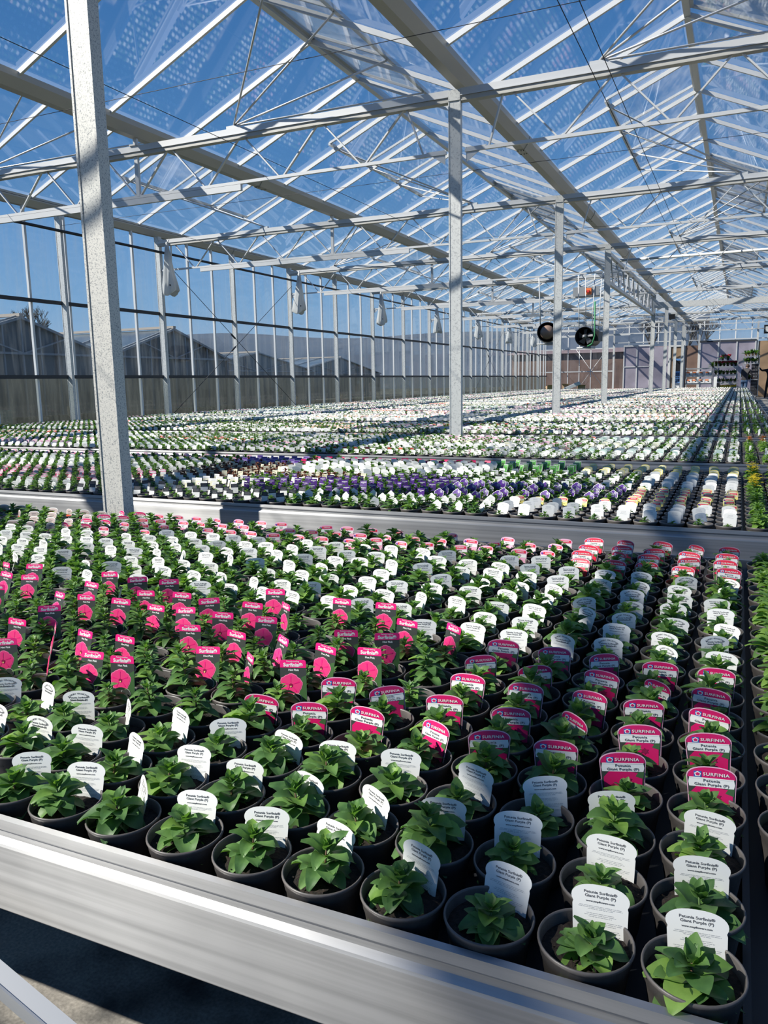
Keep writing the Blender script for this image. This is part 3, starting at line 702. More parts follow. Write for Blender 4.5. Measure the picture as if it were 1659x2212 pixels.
def tag_pale():
    b = TagB(); o = arch(.052, -.012, .040, .060, True, .92)
    b.shape(o, 'tag_pale'); back(b, o)
    b.shape([(-.023,.028),(.023,.028),(.024,.040),(-.024,.040)], 'tag_white', 1)
    b.shape([(-.015,.044),(.021,.044),(.021,.053),(-.015,.053)], 'tag_red', 2)
    b.shape(circ(-.019, .047, .004, 8), 'tag_violet2', 3)
    b.txt('SURFINIA', .0056, .003, .0485, 'tag_white', 3, .0001); b.txt('Petunia', .0050, 0, .0365, 'tag_ink', 2, .00015); b.txt('Giant', .0050, 0, .0312, 'tag_ink', 2, .00015)
    b.shape([((.014 if i%2 else .007)*math.cos(PI*i/8), .012+(.014 if i%2 else .007)*math.sin(PI*i/8)) for i in range(16)], 'tag_petal2', 2)
    b.shape([((.007 if i%2 else .003)*math.cos(PI*i/8), .012+(.007 if i%2 else .003)*math.sin(PI*i/8)) for i in range(16)], 'tag_magenta', 3)
    return b
def tag_coral():
    b = TagB(); o = arch(.050, -.010, .038, .058, False, .88)
    b.shape(o, 'tag_white'); back(b, o); b.shape([(x*.94, z*.95) for x, z in o], 'tag_dusty', 1)
    b.shape([(-.021,-.008),(.021,-.008),(.023,.024),(-.023,.026)], 'tag_coral', 2)
    for x, z in ((-.01,.012),(.008,.016),(0,.003),(.013,.004)): b.shape(circ(x, z, .0045, 7), 'tag_red', 3); b.shape(circ(x, z, .0014, 5), 'tag_maroon', 4)
    b.txt('SURFINIA', .0052, 0, .043, 'tag_ink', 3, .0001); b.txt('Petunia', .0052, 0, .0355, 'tag_ink', 3, .0001); b.txt('Hot Pink', .0052, 0, .0295, 'tag_ink', 3, .0001)
    return b
def tag_simple(kind, det=1):
    b = TagB(); R4 = lambda x0, x1, z0, z1: [(x0,z0),(x1,z0),(x1,z1),(x0,z1)]
    if kind == 'BW':
        b.shape(R4(-.020,.020,-.01,.056), 'tag_white'); b.shape(R4(-.020,.020,.036,.056), 'tag_black', 1)
        if det:
            for i in range(5):
                for j in range(4): b.shape(circ(-.012+.008*j, .030-.008*i, .0008, 4), 'tag_ink', 1)
            b.bars([(.050,.028),(.045,.03),(.041,.024)], 'tag_grey', 2)
    elif kind == 'V':
        b.shape(R4(-.021,.021,-.01,.060), 'tag_violet'); 
        for x, z, r in ((-.009,.026,.010),(.008,.020,.011),(-.004,.008,.009)):
            b.shape(circ(x, z, r, 7), 'tag_violet2', 1)
            if det: b.shape(circ(x, z, r*.3, 5), 'tag_lilac', 2)
        b.shape(R4(-.021,.021,.040,.060), 'tag_violet', 2); b.bars([(.049,.032)], 'tag_white', 3, 0, .0036)
        if det: b.bars([(.0435,.010)], 'tag_white', 3, 0, .0015)
    elif kind == 'F':
        n = 40; out = lambda s: [(s*(.024+.0032*abs(math.sin(2.5*2*PI*i/n)))*math.cos(2*PI*i/n), .040+s*(.0225+.003*math.sin(5*2*PI*i/n))*math.sin(2*PI*i/n)) for i in range(n)]
        b.shape(out(1), 'tag_white'); b.shape(out(.90), 'tag_violet2', 1)
        b.shape(circ(.012,.050,.0075,12), 'tag_white', 2); b.shape(circ(.012,.050,.0058,12), 'tag_violet2', 3); b.shape(circ(.012,.050,.003,8), 'tag_white', 4)
        for x, z in ((-.012,.046),(-.006,.030),(.007,.030)): b.shape(circ(x, z, .009, 8), 'tag_violet', 2)
        b.shape(R4(-.010,.010,-.012,.020), 'tag_cream', 1)
    elif kind == 'FB':
        n = 30; b.shape([( (.020+.0028*abs(math.sin(2.5*2*PI*i/n)))*math.cos(2*PI*i/n), .036+(.022+.003*math.sin(5*2*PI*i/n))*math.sin(2*PI*i/n)) for i in range(n)], 'tag_white'); b.shape(R4(-.010,.010,-.01,.018), 'tag_white', 1)
        if det: b.bars([(.046,.018),(.042,.02),(.036,.02)], 'tag_grey', 1)
    elif kind == 'Y':
        o = arch(.048, -.012, .036, .056, True, .92, 8); b.shape(o, 'tag_yellow'); b.shape([(x*.9, z*.97) for x, z in clip_lo(o, .037)], 'tag_cream', 1)
        b.shape(R4(-.013,.020,.037,.047), 'tag_red', 2); b.shape(circ(-.018,.042,.0045,7), 'tag_violet2', 3); b.shape(R4(-.021,.021,.026,.035), 'tag_cream', 2)
        if det: b.bars([(.0405,.024)], 'tag_white', 3, .003, .0024); b.bars([(.0295,.03)], 'tag_ink', 3, 0, .0014)
    elif kind == 'YB':
        o = arch(.050, -.012, .040, .062, True, .92, 8); b.shape(o, 'tag_yellow'); b.shape([(x*.86, .006+z*.82) for x, z in o], 'tag_cream', 1)
        if det: b.bars([(.048,.024),(.040,.02)], 'tag_leaf', 2, 0, .0016)
    elif kind == 'G':
        b.shape(R4(-.019,.019,-.01,.075), 'tag_white'); b.shape(R4(-.017,.017,-.01,.072), 'tag_green', 1)
        if det: b.bars([(.062,.024)], 'tag_white', 2, 0, .003); b.shape(circ(0,.04,.010,8), 'tag_leaf', 2)
    elif kind == 'SQ':
        b.shape(R4(-.019,.019,-.01,.058), 'tag_white')
        if det: b.bars([(.050,.024),(.044,.026)], 'tag_grey', 1, 0, .0012)
    elif kind == 'FAN':
        b.shape([(-.018,-.012),(.018,-.012),(.026,.064),(.014,.078),(-.004,.084),(-.026,.080)], 'tag_white')
        if det: b.bars([(.060,.026)], 'tag_grey', 1, 0, .0015)
    elif kind == 'MG':
        b.shape(R4(-.022,.022,-.01,.062), 'tag_maroon'); b.shape(circ(0,.022,.014,8), 'tag_magenta', 1); b.shape(R4(-.022,.022,.044,.062), 'tag_magenta', 2)
    elif kind == 'LI':
        b.shape(R4(-.024,.024,-.01,.060), 'tag_lilac'); b.shape(R4(-.018,.018,.044,.056), 'tag_violet2', 1)
    elif kind == 'CR':
        b.shape(R4(-.017,.017,-.01,.064), 'tag_cream'); 
        if det: b.bars([(.054,.022)], 'tag_ink', 1, 0, .0016)
    elif kind == 'B2':
        b.shape(R4(-.022,.022,-.01,.052), 'tag_cream'); b.shape(R4(-.022,.022,.034,.052), 'tag_white', 1)
        if det: b.bars([(.044,.03),(.039,.03)], 'tag_grey', 2, 0, .0014); b.shape(circ(0,.016,.011,8), 'tag_white', 1); b.shape(circ(0,.016,.003,6), 'tag_maroon', 2)
    elif kind == 'ST':
        b.shape([(-.006,-.01),(.006,-.01),(.008,.085),(0,.100),(-.008,.085)], 'tag_white')
    elif kind == 'PK':
        o = arch(.048, -.012, .040, .060, True, .92, 8); b.shape(o, 'tag_pale'); b.shape([(x*.85, z*.8) for x, z in o], 'tag_petal', 1); b.shape(R4(-.018,.018,.040,.048), 'tag_white', 2)
    else:
        col = {'W2':'tag_white','TE':'tag_teal','PE':'tag_peach','PL':'tag_pale','CM':'tag_cream','RD':'tag_coral'}[kind]
        o = arch(.054, -.010, .046, .066, True, .92, 8); b.shape(o, 'tag_white'); b.shape([(x*.92, z*.95) for x, z in o], col, 1)
        if kind == 'W2' and det: b.bars([(.055,.02),(.050,.02),(.044,.026)], 'tag_grey', 2, 0, .0012)
        elif kind != 'W2' and det: b.shape(R4(-.02,.02,.034,.046), 'tag_white', 2)
    bk = [v for v in b.v]
    o = b.f[0]; b.add([(b.v[i][0], .0004, b.v[i][2]) for i in o], [tuple(range(len(o)))[::-1]], 'tag_white')
    return b

# ------------------------------------------------------------------ numpy mass builder (for what is past three hundred of a kind)
class Tm:
    def __init__(s, mb):
        s.v = np.array([tuple(v) for v in mb.v], np.float32); tri = []; mi = []
        for f_, m_ in zip(mb.f, mb.m):
            if len(f_) <= 5:
                for k in range(1, len(f_)-1): tri.append((f_[0], f_[k], f_[k+1])); mi.append(MI[m_])
            else:
                from mathutils.geometry import tessellate_polygon
                for t in tessellate_polygon([[Vector(mb.v[i]) for i in f_]]): tri.append(tuple(f_[i] for i in t)); mi.append(MI[m_])
        s.t = np.array(tri, np.int32); s.m = np.array(mi, np.int32)
def mass(name, items, label, cat, grp=None):
    """items: {template: [4x4 matrices]} -> one mesh object of kind stuff"""
    V, T, M_ = [], [], []; base = 0
    for tm, ms in items.items():
        A = np.array([[list(r) for r in m] for m in ms], np.float32)
        v = np.einsum('nij,kj->nki', A[:, :3, :3], tm.v) + A[:, None, :3, 3]
        n, k = len(ms), len(tm.v)
        V.append(v.reshape(-1, 3)); T.append((tm.t[None] + (base + np.arange(n)*k)[:, None, None]).reshape(-1, 3)); M_.append(np.tile(tm.m, n)); base += n*k
    V = np.concatenate(V); T = np.concatenate(T).astype(np.int32); M_ = np.concatenate(M_)
    me = bpy.data.meshes.new(name); me.vertices.add(len(V)); me.vertices.foreach_set('co', V.ravel())
    me.loops.add(T.size); me.loops.foreach_set('vertex_index', T.ravel()); me.polygons.add(len(T))
    me.polygons.foreach_set('loop_start', np.arange(len(T), dtype=np.int32)*3)
    us = np.unique(M_); rem = {int(u): i for i, u in enumerate(us)}
    for u in us: me.materials.append(MATS[MN[int(u)]])
    me.polygons.foreach_set('material_index', np.vectorize(rem.get)(M_).astype(np.int32)); me.update(calc_edges=True); me.validate()
    o = obj(name, me); return tag(o, label, cat, grp, 'stuff')
def Mx(x, y, z, rz=0, s=1, tilt=0): return Matrix.Translation((x, y, z)) @ Matrix.Rotation(rz, 4, 'Z') @ Matrix.Rotation(tilt, 4, 'X') @ Matrix.Scale(s, 4)

# ------------------------------------------------------------------ benches
PZ = .498                              # bench floor = pot base
NB = 17
BX0, BX1 = -10.38, .405
def bench(k):
    y0 = .683; y1 = y0 + 2.0
    if k: y0 = 3.195 + 2.495*(k-1); y1 = y0 + 2.0
    n = ORD[k]
    t = empty('growing_bench', (0, y0, 0), 'long low aluminium growing bench, %s from the near end' % n, 'bench', 'aluminium growing benches')
    zt = .573
    pr = [(.006, zt), (-.004, zt), (-.005, zt-.013), (-.001, zt-.018), (-.001, zt-.027), (-.008, zt-.033), (-.009, zt-.037), (-.009, zt-.133), (-.006, zt-.137), (.008, zt-.137), (.008, zt-.130), (.002, zt-.125), (.004, zt-.03)]
    b = MB(); b.prism(pr, BX0, BX1, 'bench_alu'); obj('front_rail', b, t)
    b = MB(); b.prism([(2.0-y, z) for y, z in pr][::-1], BX0, BX1, 'bench_alu'); obj('back_rail', b, t)
    for x, s in ((BX0, 1), (BX1, -1)):
        b = MB(); b.prismy([(x - s*yy, z) for yy, z in [(.0, zt), (-.012, zt), (-.012, zt-.135), (.0, zt-.137)]], 0, 2.0, 'bench_alu'); obj('end_rail', b, t)
    b = MB(); b.box(BX0+.005, BX1-.005, .008, 1.992, PZ-.016, PZ, 'bench_liner'); b.box(.034, .042, .012, 1.99, PZ, PZ+.045, 'bench_liner'); obj('bench_floor', b, t)
    for x in ((-9.5, -7, -5, -3.2, -1.6, .2) if k < 4 else (-9.5, -3.2, .2)):
        b = MB()
        for yy in (.35, 1.65): b.box(x-.02, x+.02, yy-.02, yy+.02, 0, .46, 'galvanised')
        b.box(x-.02, x+.02, .05, 1.95, .44, .482, 'galvanised'); obj('leg_frame', b, t)
    return y0
BY = [bench(k) for k in range(NB)]

# ------------------------------------------------------------------ pots as single things
pot_hi, pot_mid = pot_mb(40).mesh('pot'), pot_mb(20).mesh('pot')
soils = [soil_mb(28, 6, .0022, s).mesh('soil') for s in range(4)]; soil_mid = soil_mb(14, 2, .0009, 9).mesh('soil')
PL = {'petunia': [plant_mb(s, 'petunia').mesh('foliage') for s in range(9)], 'tall': [plant_mb(20+s, 'tall').mesh('foliage') for s in range(6)], 'leafy': [plant_mb(40+s, 'leafy').mesh('foliage') for s in range(5)],
      'small': [plant_mb(60+s, 'small', 1).mesh('foliage') for s in range(5)], 'mid': [plant_mb(70+s, 'petunia', 1).mesh('foliage') for s in range(5)], 'midtall': [plant_mb(80+s, 'tall', 1).mesh('foliage') for s in range(5)]}
TGB = {'W': tag_white('W'), 'S': tag_white('S'), 'P': tag_pink(), 'RP': tag_pink(True, True), 'H': tag_hot(), 'L': tag_pale(), 'C': tag_coral()}
for k_ in 'BW V F FB Y YB G SQ FAN MG LI CR B2 ST PK W2 TE PE PL CM RD'.split(): TGB[k_] = tag_simple(k_)
TG = {k_: v.mesh('plant_tag') for k_, v in TGB.items()}
TDESC = {'W': 'white back-printed tag', 'S': 'arch-lettered white tag', 'P': 'magenta picture tag', 'RP': 'red picture tag', 'H': 'tall hot-pink flower tag', 'L': 'pale pink tag', 'C': 'coral-red tag',
         'BW': 'black and white tag', 'V': 'violet tag', 'F': 'purple flower-shaped tag', 'FB': 'white flower-shaped tag', 'Y': 'yellow tag with red stripe', 'YB': 'yellow tag', 'G': 'green tag', 'SQ': 'square white tag',
         'FAN': 'tall slanted white tag', 'MG': 'dark magenta tag', 'LI': 'lilac tag', 'CR': 'cream tag', 'B2': 'beige tag', 'ST': 'white stick tag', 'PK': 'pink tag', 'W2': 'white arched tag'}
def colx(c): return -.012 - .1018*c if c >= 0 else .098 + .1018*(-c-1)
def pose(seed):
    q = random.Random(seed)
    return q
def make_pot(name, x, y, style, tg, label, cat, group, seed, hi=True):
    q = random.Random(seed)
    jx, jy = q.uniform(-.0015, .0015), q.uniform(-.0015, .0015)
    r = empty(name, (x+jx, y+jy, PZ), label, cat, group)
    obj('pot', pot_hi if hi else pot_mid, r)
    s = obj('soil', q.choice(soils) if hi else soil_mid, r); s.rotation_euler.z = q.uniform(0, 6.28)
    p = obj('foliage', q.choice(PL[style]), r); p.rotation_euler.z = q.uniform(0, 6.28); sc_ = q.uniform(.88, 1.12); p.scale = (sc_, sc_, sc_*q.uniform(.9, 1.1))
    p.location = (q.uniform(-.006, .006), q.uniform(-.012, .002), -SOIL_Z*(sc_-1))
    if tg:
        t = obj('plant_tag', TG[tg], r); t.location = (q.uniform(-.008, .012), .030 + q.uniform(-.004, .003), SOIL_Z + q.uniform(-.010, -.003))
        yaw = q.gauss(math.radians(1), math.radians(17)); 
        if q.random() < .07: yaw = math.radians(-42)
        if tg in 'WSP' or tg == 'RP': t.scale = (1.08, 1, .84)
        if tg in ('W2', 'Y', 'YB', 'L'): t.scale = (1, 1, .86)
        if tg in ('P', 'RP'): t.location.z += .006
        if tg == 'H': t.location.z += .014; t.scale = (1.04, 1, .96)
        t.rotation_euler = (math.radians(-q.uniform(6, 20)), math.radians(q.uniform(-4, 4)), yaw)
    return r
def zone1(c, r, q):
    if c < 0: return 'leafy', None
    if r <= 2: return 'petunia', ('S' if c >= 10 else 'W')
    if (r == 3 and c <= 7) or (r == 4 and c <= 6) or (5 <= r <= 7 and c <= 4) or (r == 5 and c <= 4): return 'petunia', 'P'
    if r <= 7 or (r == 8 and c >= 7): return 'tall', (None if q.random() < .2 else 'H')
    if r <= 14 or (r == 15 and 5 <= c < 20):
        return 'petunia', (None if q.random() < .08 else ('S' if c < 4 and q.random() < .6 else 'W'))
    if c <= 4: return 'petunia', 'RP'
    if c <= 22: return 'petunia', (None if q.random() < .12 else 'L')
    if c <= 24: return 'petunia', 'P'
    return 'petunia', (None if q.random() < .2 else 'C')
def ordin(c, a, b_): return ORD[c]
near1 = []; leafy1 = []
for r in range(19):
    y = .738 + .1027*r
    for c in range(-3, 42):
        x = colx(c)
        if in_view(x, y, PZ+.10, 70) and x > -9: (near1 if c >= 0 else leafy1).append((r, c, x, y))
near1.sort(key=lambda t: t[3]*.9 - t[2]*.4)
single, rest1 = near1[:306], near1[306:]
TALL = {'petunia': 'petunia plant', 'tall': 'bushy petunia', 'leafy': 'leafy plant'}
for (r, c, x, y) in single:
    q = random.Random(r*100+c); st, tg = zone1(c, r, q)
    d = {'petunia': 'potted petunia', 'tall': 'bushy petunia'}[st] + (' with ' + TDESC[tg] if tg else ' without tag')
    if tg == 'H': d = 'petunia with hot-pink flower tag'
    o = make_pot('potted_petunia', x, y, st, tg, '%s, first bench, %s row, %s from seam' % (d, ORD[r], ORD[c]), 'petunia', 'petunias on the first bench', r*77+c*13+5)
for (r, c, x, y) in leafy1:
    make_pot('potted_bedding_plant', x, y, 'leafy', None, 'untagged leafy plant beyond seam, first bench, %s row, %s outward' % (ORD[r], ORD[-c-1]), 'bedding plant', 'leafy plants beyond the bench seam', r*7-c)
potT, potM = Tm(pot_mb(20)), Tm(pot_mb(9)); soilT = Tm(soil_mb(10, 2, .0008, 3)); soilM = Tm(soil_mb(6, 1, 0, 3))
PT = {k: [Tm(plant_mb(90+s, k, 1)) for s in range(4)] for k in ('petunia', 'tall', 'small', 'leafy')}
PF = {k: [Tm(plant_mb(120+s, k, 2)) for s in range(4)] for k in ('petunia', 'tall', 'small', 'leafy')}
TT = {k: Tm(v) for k, v in TGB.items()}
def add_mass(D, x, y, st, tg, q, far=False):
    M = Mx(x+q.uniform(-.002,.002), y+q.uniform(-.002,.002), PZ)
    D.setdefault(potM if far else potT, []).append(M); D.setdefault(soilM if far else soilT, []).append(M)
    p = q.choice((PF if far else PT)[st]); D.setdefault(p, []).append(M @ Mx(0, -.005, 0, q.uniform(0, 6.28), q.uniform(.85, 1.1)))
    if tg:
        D.setdefault((FT if far else TT)[tg], []).append(M @ Matrix.Diagonal((1.05, 1, .84 if not far else .90, 1)) @ Mx(q.uniform(-.006,.01), .03, SOIL_Z, q.gauss(.0, .28), 1, math.radians(-q.uniform(4, 18))))
D = {}
for (r, c, x, y) in rest1:
    q = random.Random(r*100+c); st, tg = zone1(c, r, q); add_mass(D, x, y, st, tg, q)
mass('potted_petunia_field', D, 'further petunias in pots filling the back of the first bench', 'petunia')
def zone2(c, r, q):
    if c < 0: return ('leafy', None) if r < 9 else ('flower', None)
    if c >= 34:
        if r <= 2: return 'tall', 'W2'
        if r <= 8: return 'tall', 'PK'
        return ('tall', 'W2') if r <= 15 else ('petunia', 'PK')
    if 14 <= c <= 24 and 2 < r <= 10 and r < 3 + (26-c)*.9: return 'petunia', 'V'
    if c >= 24 and 3 <= r <= 8 and c < 27 and r > 5: return 'petunia', 'V'
    if 14 <= c <= 26 and 10 <= r <= 16: return 'petunia', 'FAN'
    if r >= 16 and 15 <= c <= 28: return 'petunia', 'MG'
    if c >= 20:
        if r <= 2: return 'small', 'BW'
        if r <= 7: return 'small', 'B2'
        if r >= 15: return 'small', 'LI'
        return ('brown', 'CR') if c < 33 else ('small', 'BW')
    if c <= 9 and r <= 2: return 'small', 'W2'
    if c <= 9 and r == 3 or (c <= 4 and r <= 8): return 'small', 'Y'
    if r <= 2: return 'petunia', 'FB'
    if r <= 8: return 'petunia', 'F'
    if r >= 15: return 'small', ('YB' if c < 9 else 'G')
    if c <= 4: return 'small', 'W2'
    return 'petunia', 'SQ'
def flower_mb(mt, seed, n=26, col2=None):
    b = plant_mb(seed, 'leafy', 1); q = random.Random(seed)
    for _ in range(n):
        a = q.uniform(0, 6.28); rr = q.uniform(0, .03); p = Vector((rr*math.cos(a), rr*math.sin(a), SOIL_Z+.055+q.uniform(-.01,.02)))
        for k in range(5):
            t = 2*PI*k/5; b.add([p, p+Vector((.006*math.cos(t-.5), .006*math.sin(t-.5), .002)), p+Vector((.009*math.cos(t), .009*math.sin(t), .001)), p+Vector((.006*math.cos(t+.5), .006*math.sin(t+.5), .002))], [(0,1,2,3)], mt)
    return b
FLY, FLO = flower_mb('flower_yellow', 5), flower_mb('flower_orange', 6)
BRN = MB(); BRN.merge(plant_mb(33, 'tall', 1)); BRN.m = ['brown_leaf' if m_.startswith('leaf') else m_ for m_ in BRN.m]
for k, v in (('flower', FLY), ('orange', FLO), ('brown', BRN)): PL[k] = [v.mesh('foliage')]; PT[k] = [Tm(v)]; PF[k] = [Tm(v)]
near2 = []
for r in range(19):
    y = 3.26 + .1027*r
    for c in range(-3, 100):
        x = colx(c)
        if x > BX0+.06 and in_view(x, y, PZ+.10, 60): near2.append((r, c, x, y))
near2.sort(key=lambda t: (t[1] < 0) * -9 + t[3]*.9 - t[2]*.4)
nb = 300 - len(leafy1)
D = {}
SEL = [t for t in near2 if t[0] <= 7 or t[1] < 0]; SEL = SEL[:nb]; SS = set((t[0], t[1]) for t in SEL)
for (r, c, x, y) in near2:
    q = random.Random(5000+r*100+c); st, tg = zone2(c, r, q)
    if (r, c) in SS:
        st2 = {'petunia': 'mid', 'tall': 'midtall', 'leafy': 'leafy', 'small': 'small', 'flower': 'flower', 'brown': 'brown'}[st]
        if c < 0: lb = '%s beyond seam, second bench, %s row, %s outward' % ('yellow-flowered plant' if st == 'flower' else 'leafy green plant', ORD[r], ORD[-c-1])
        else: lb = 'plant with %s, second bench, %s row, %s from seam' % (TDESC[tg], ORD[r], ORD[c])
        make_pot('potted_bedding_plant', x, y, st2, tg, lb, 'bedding plant', 'bedding plants on the second bench' if c >= 0 else 'leafy plants beyond the bench seam', r*31+c*7+900, False)
    else: add_mass(D, x, y, st, tg, q)
# everything further back
FT = {}
def far_tag(kind):
    col = {'W2': ('tag_white', None), 'TE': ('tag_teal', 'tag_white'), 'PE': ('tag_peach', 'tag_white'), 'PL': ('tag_pale', 'tag_white'), 'CM': ('tag_cream', 'tag_white'), 'RD': ('tag_white', 'tag_coral'), 'V': ('tag_violet', None), 'Y': ('tag_yellow', 'tag_white'), 'ST': None, 'GR': ('tag_grey', 'tag_white')}[kind]
    b = TagB()
    if kind == 'ST': b.shape([(-.007,0),(.007,0),(.007,.085),(-.007,.085)], 'tag_white'); return Tm(b)
    b.shape([(-.026,-.005),(.026,-.005),(.027,.050),(.020,.062),(.0,.067),(-.020,.062),(-.027,.050)], col[0])
    if col[1]: b.shape([(-.022,.034),(.022,.034),(.018,.056),(-.018,.056)], col[1], 4)
    return Tm(b)
for k in ('W2', 'TE', 'PE', 'PL', 'CM', 'RD', 'V', 'Y', 'ST', 'GR'): FT[k] = far_tag(k)
TT['ST'] = FT['ST']; TT['GR'] = FT['GR']
PAL = ['W2']*7 + ['TE', 'PE', 'PL', 'CM', 'GR', 'RD', 'PL', 'CM']
for k in range(2, NB):
    far = k >= 4
    ph = random.Random(k)
    for r in range(19):
        y = BY[k] + .065 + .1027*r
        for c in range(-3, 102):
            x = colx(c)
            if x < BX0+.06 or not in_view(x, y, PZ+.06, 40): continue
            q = random.Random(k*10007+r*131+c)
            if c < 0:
                st = 'orange' if k == 2 and r in (13, 14, 15) else ('leafy' if (r//4+k) % 3 else 'small'); tg = 'ST' if q.random() < .28 else None
                if k > 7 and q.random() < .5: tg = 'W2'
            else:
                cell = random.Random(k*997 + (r//3)*31 + int((c + 4*math.sin(r))//9)); base = cell.choice(PAL); tg = base if q.random() < .70 else ('W2' if q.random() < .5 else None)
                st = cell.choice(['small', 'petunia', 'petunia', 'tall'])
                if r in (0, 1) and k < 5: tg = 'W2'
                if k == 2 and c < 12: tg = 'W2' if (r % 6) < 3 else ('CM' if (r//6) % 2 else 'TE')
                if k in (6, 8, 11) and 5 < r < 13: st = 'tall'; tg = tg if q.random() < .3 else None
            add_mass(D, x, y, st, tg, q, far)
mass('bedding_plant_field', D, 'thousands of small tagged pot plants covering the further benches', 'bedding plant')
#PART4
# ------------------------------------------------------------------ things near the far end
def heater(x, y, z, r, rz, facing, label, name='hot_air_heater'):
    t = empty(name, (x, y, z+CZ), label, 'heater' if facing else 'fan', None, rz)
    b = MB(); vs = [(r, 0), (r*1.04, .02), (r*1.04, .10), (r, .12), (r, .75), (r*.9, .80)]
    m = MB(); m.lathe(vs, 'heater_steel' if facing else 'black_plastic', 32); b.merge(m, Matrix.Rotation(-PI/2, 4, 'X')); 
    m = MB(); m.lathe([(r*.97, .0), (r*.93, .05), (r*.9, .70), (0, .71)], 'black_plastic', 32); b.merge(m, Matrix.Rotation(-PI/2, 4, 'X')); obj('casing', b, t)
    if facing:
        b = MB(); m = MB(); m.lathe([(0, -.10), (r*.40, -.085), (r*.66, -.03), (r*.74, .08), (r*.74, .6)], 'copper_brown', 28); b.merge(m, Matrix.Rotation(-PI/2, 4, 'X')); obj('burner_drum', b, t)
    else:
        for k in range(5):
            a = 2*PI*k/5; b = MB(); b.add([(0, .12, 0), (r*.85*math.cos(a), .08, r*.85*math.sin(a)), (r*.85*math.cos(a+.7), .20, r*.85*math.sin(a+.7)), (.1*math.cos(a+.9), .16, .1*math.sin(a+.9))], [(0,1,2,3)], 'heater_steel'); obj('fan_blade', b, t)
        b = MB(); m = MB(); m.lathe([(0, -.02), (r*.22, .0), (r*.25, .2)], 'heater_steel', 16); b.merge(m, Matrix.Rotation(-PI/2, 4, 'X')); obj('motor_hub', b, t)
        b = MB(); b.box(r*1.0, r*1.45, .1, .5, -r*.5, r*.5, 'black_plastic'); obj('motor_box', b, t)
        b = MB(); b.tube([(r*1.1, .0, .9), (r*1.15, .0, 0), (r*.9, 0, -.2), (r*.4, .0, -r*1.05)], .02, 'rope_green', 6); obj('hose', b, t)
    b = MB(); b.tube([(-r, .5, -r*1.02), (-r, .2, -r*1.15), (r*.4, .2, -r*1.15)], .02, 'white_paint', 6); b.box(-.02, .16, .1, .5, -r*1.25, -r*.98, 'heater_steel'); obj('burner_box', b, t)
    for dx, dy in ((-.7*r, .1), (.7*r, .1), (-.7*r, .7), (.7*r, .7)):
        b = MB(); b.tube([(dx, dy, r*.72), (dx*1.3, dy, 2.75 - z)], .012, 'white_paint', 5); obj('hanger', b, t)
heater(-4.90, 22.0, 1.28, .27, math.radians(12), True, 'round heater with brown drum mouth hanging from the roof')
heater(-3.88, 21.9, 1.12, .25, math.radians(-8), False, 'black round ventilation fan hanging from the roof', 'circulation_fan')
t = empty('switch_box', (-3.95, 22.78, 2.37+CZ), 'grey electrical panel with red-orange switch on a roof truss', 'switch box')
b = MB(); b.box(-.42, .30, 0, .05, -.10, .14, 'shelf_steel'); obj('panel', b, t)
b = MB(); b.box(-.07, .09, -.05, 0, -.07, .10, 'orange'); obj('switch_housing', b, t); b = MB(); b.box(-.02, .04, -.08, -.05, -.02, .04, 'red'); obj('switch', b, t)
b = MB(); b.tube([(-2.6, 19.0, 2.62+CZ), (5.2, 19.0, 2.62+CZ)], .03, 'white_paint', 8); tag(obj('water_pipe', b), 'pale round pipe crossing high over the roadway', 'pipe')
b = MB(); b.box(-2.6, 5.2, 27.0, 27.06, 2.18+CZ, 2.36+CZ, 'galvanised'); tag(obj('cable_tray', b), 'perforated steel tray crossing over the roadway further back', 'cable tray')
t = empty('security_camera', (-2.60, 32.8, 2.2+CZ), 'small black camera box mounted on a bench-field column', 'camera')
b = MB(); b.box(0, .22, -.1, .1, 0, .18, 'black_plastic'); obj('camera_body', b, t); b = MB(); b.lathe([(.0, -.03), (.04, -.03), (.05, 0)], 'shelf_steel', 12); obj('lens', b, t, (.11, -.1, .09)).rotation_euler.x = PI/2
t = empty('hanging_monitor', (1.20, 44, 2.05+CZ), 'black-framed screen hanging above the roadway', 'monitor')
b = MB(); b.box(-.22, .25, -.03, .03, 0, .42, 'black_plastic'); obj('screen_frame', b, t); b = MB(); b.box(-.15, .18, -.035, -.03, .08, .34, 'white_paint'); obj('screen', b, t)
b = MB(); b.tube([(0, 0, .42), (0, 0, .75)], .02, 'black_plastic', 6); obj('hanger', b, t)
# boards and cartons by the back wall
t = empty('white_trough', (-8.35, 44.0, .68), 'long white polystyrene trough lying tilted on the last bench', 'trough'); t.rotation_euler = (0, math.radians(-22), math.radians(20))
b = MB(); b.box(-.45, .45, -.12, .12, 0, .16, 'white_paint'); b.box(-.40, .40, -.08, .08, .16, .17, 'tag_grey'); obj('trough_body', b, t)
for q, (x, y, z) in enumerate(((-8.75, 44.3, .74), (-7.95, 44.35, .66), (-9.7, 44.4, .68))):
    t = empty('cardboard_box', (x, y, z-.12), 'brown cardboard box %s by the far end wall' % ('behind the white trough', 'beyond the white trough', 'alone nearer the side wall')[q], 'box'); t.rotation_euler.z = .3*q
    b = MB(); b.box(-.2, .2, -.14, .14, 0, .22, 'card'); obj('carton', b, t)
    b = MB(); b.poly([(-.2, -.14, .22), (.2, -.14, .22), (.2, -.26, .27), (-.2, -.26, .27)], 'card'); obj('flap', b, t)
b = MB(); b.box(-10.2, -7.2, 43.6, 44.8, 0, .54, 'bench_liner'); b.box(-10.2, -7.2, 43.6, 44.8, .54, .56, 'tag_leaf'); tag(obj('potting_table', b), 'dark low table along the far end wall under boxes', 'table')
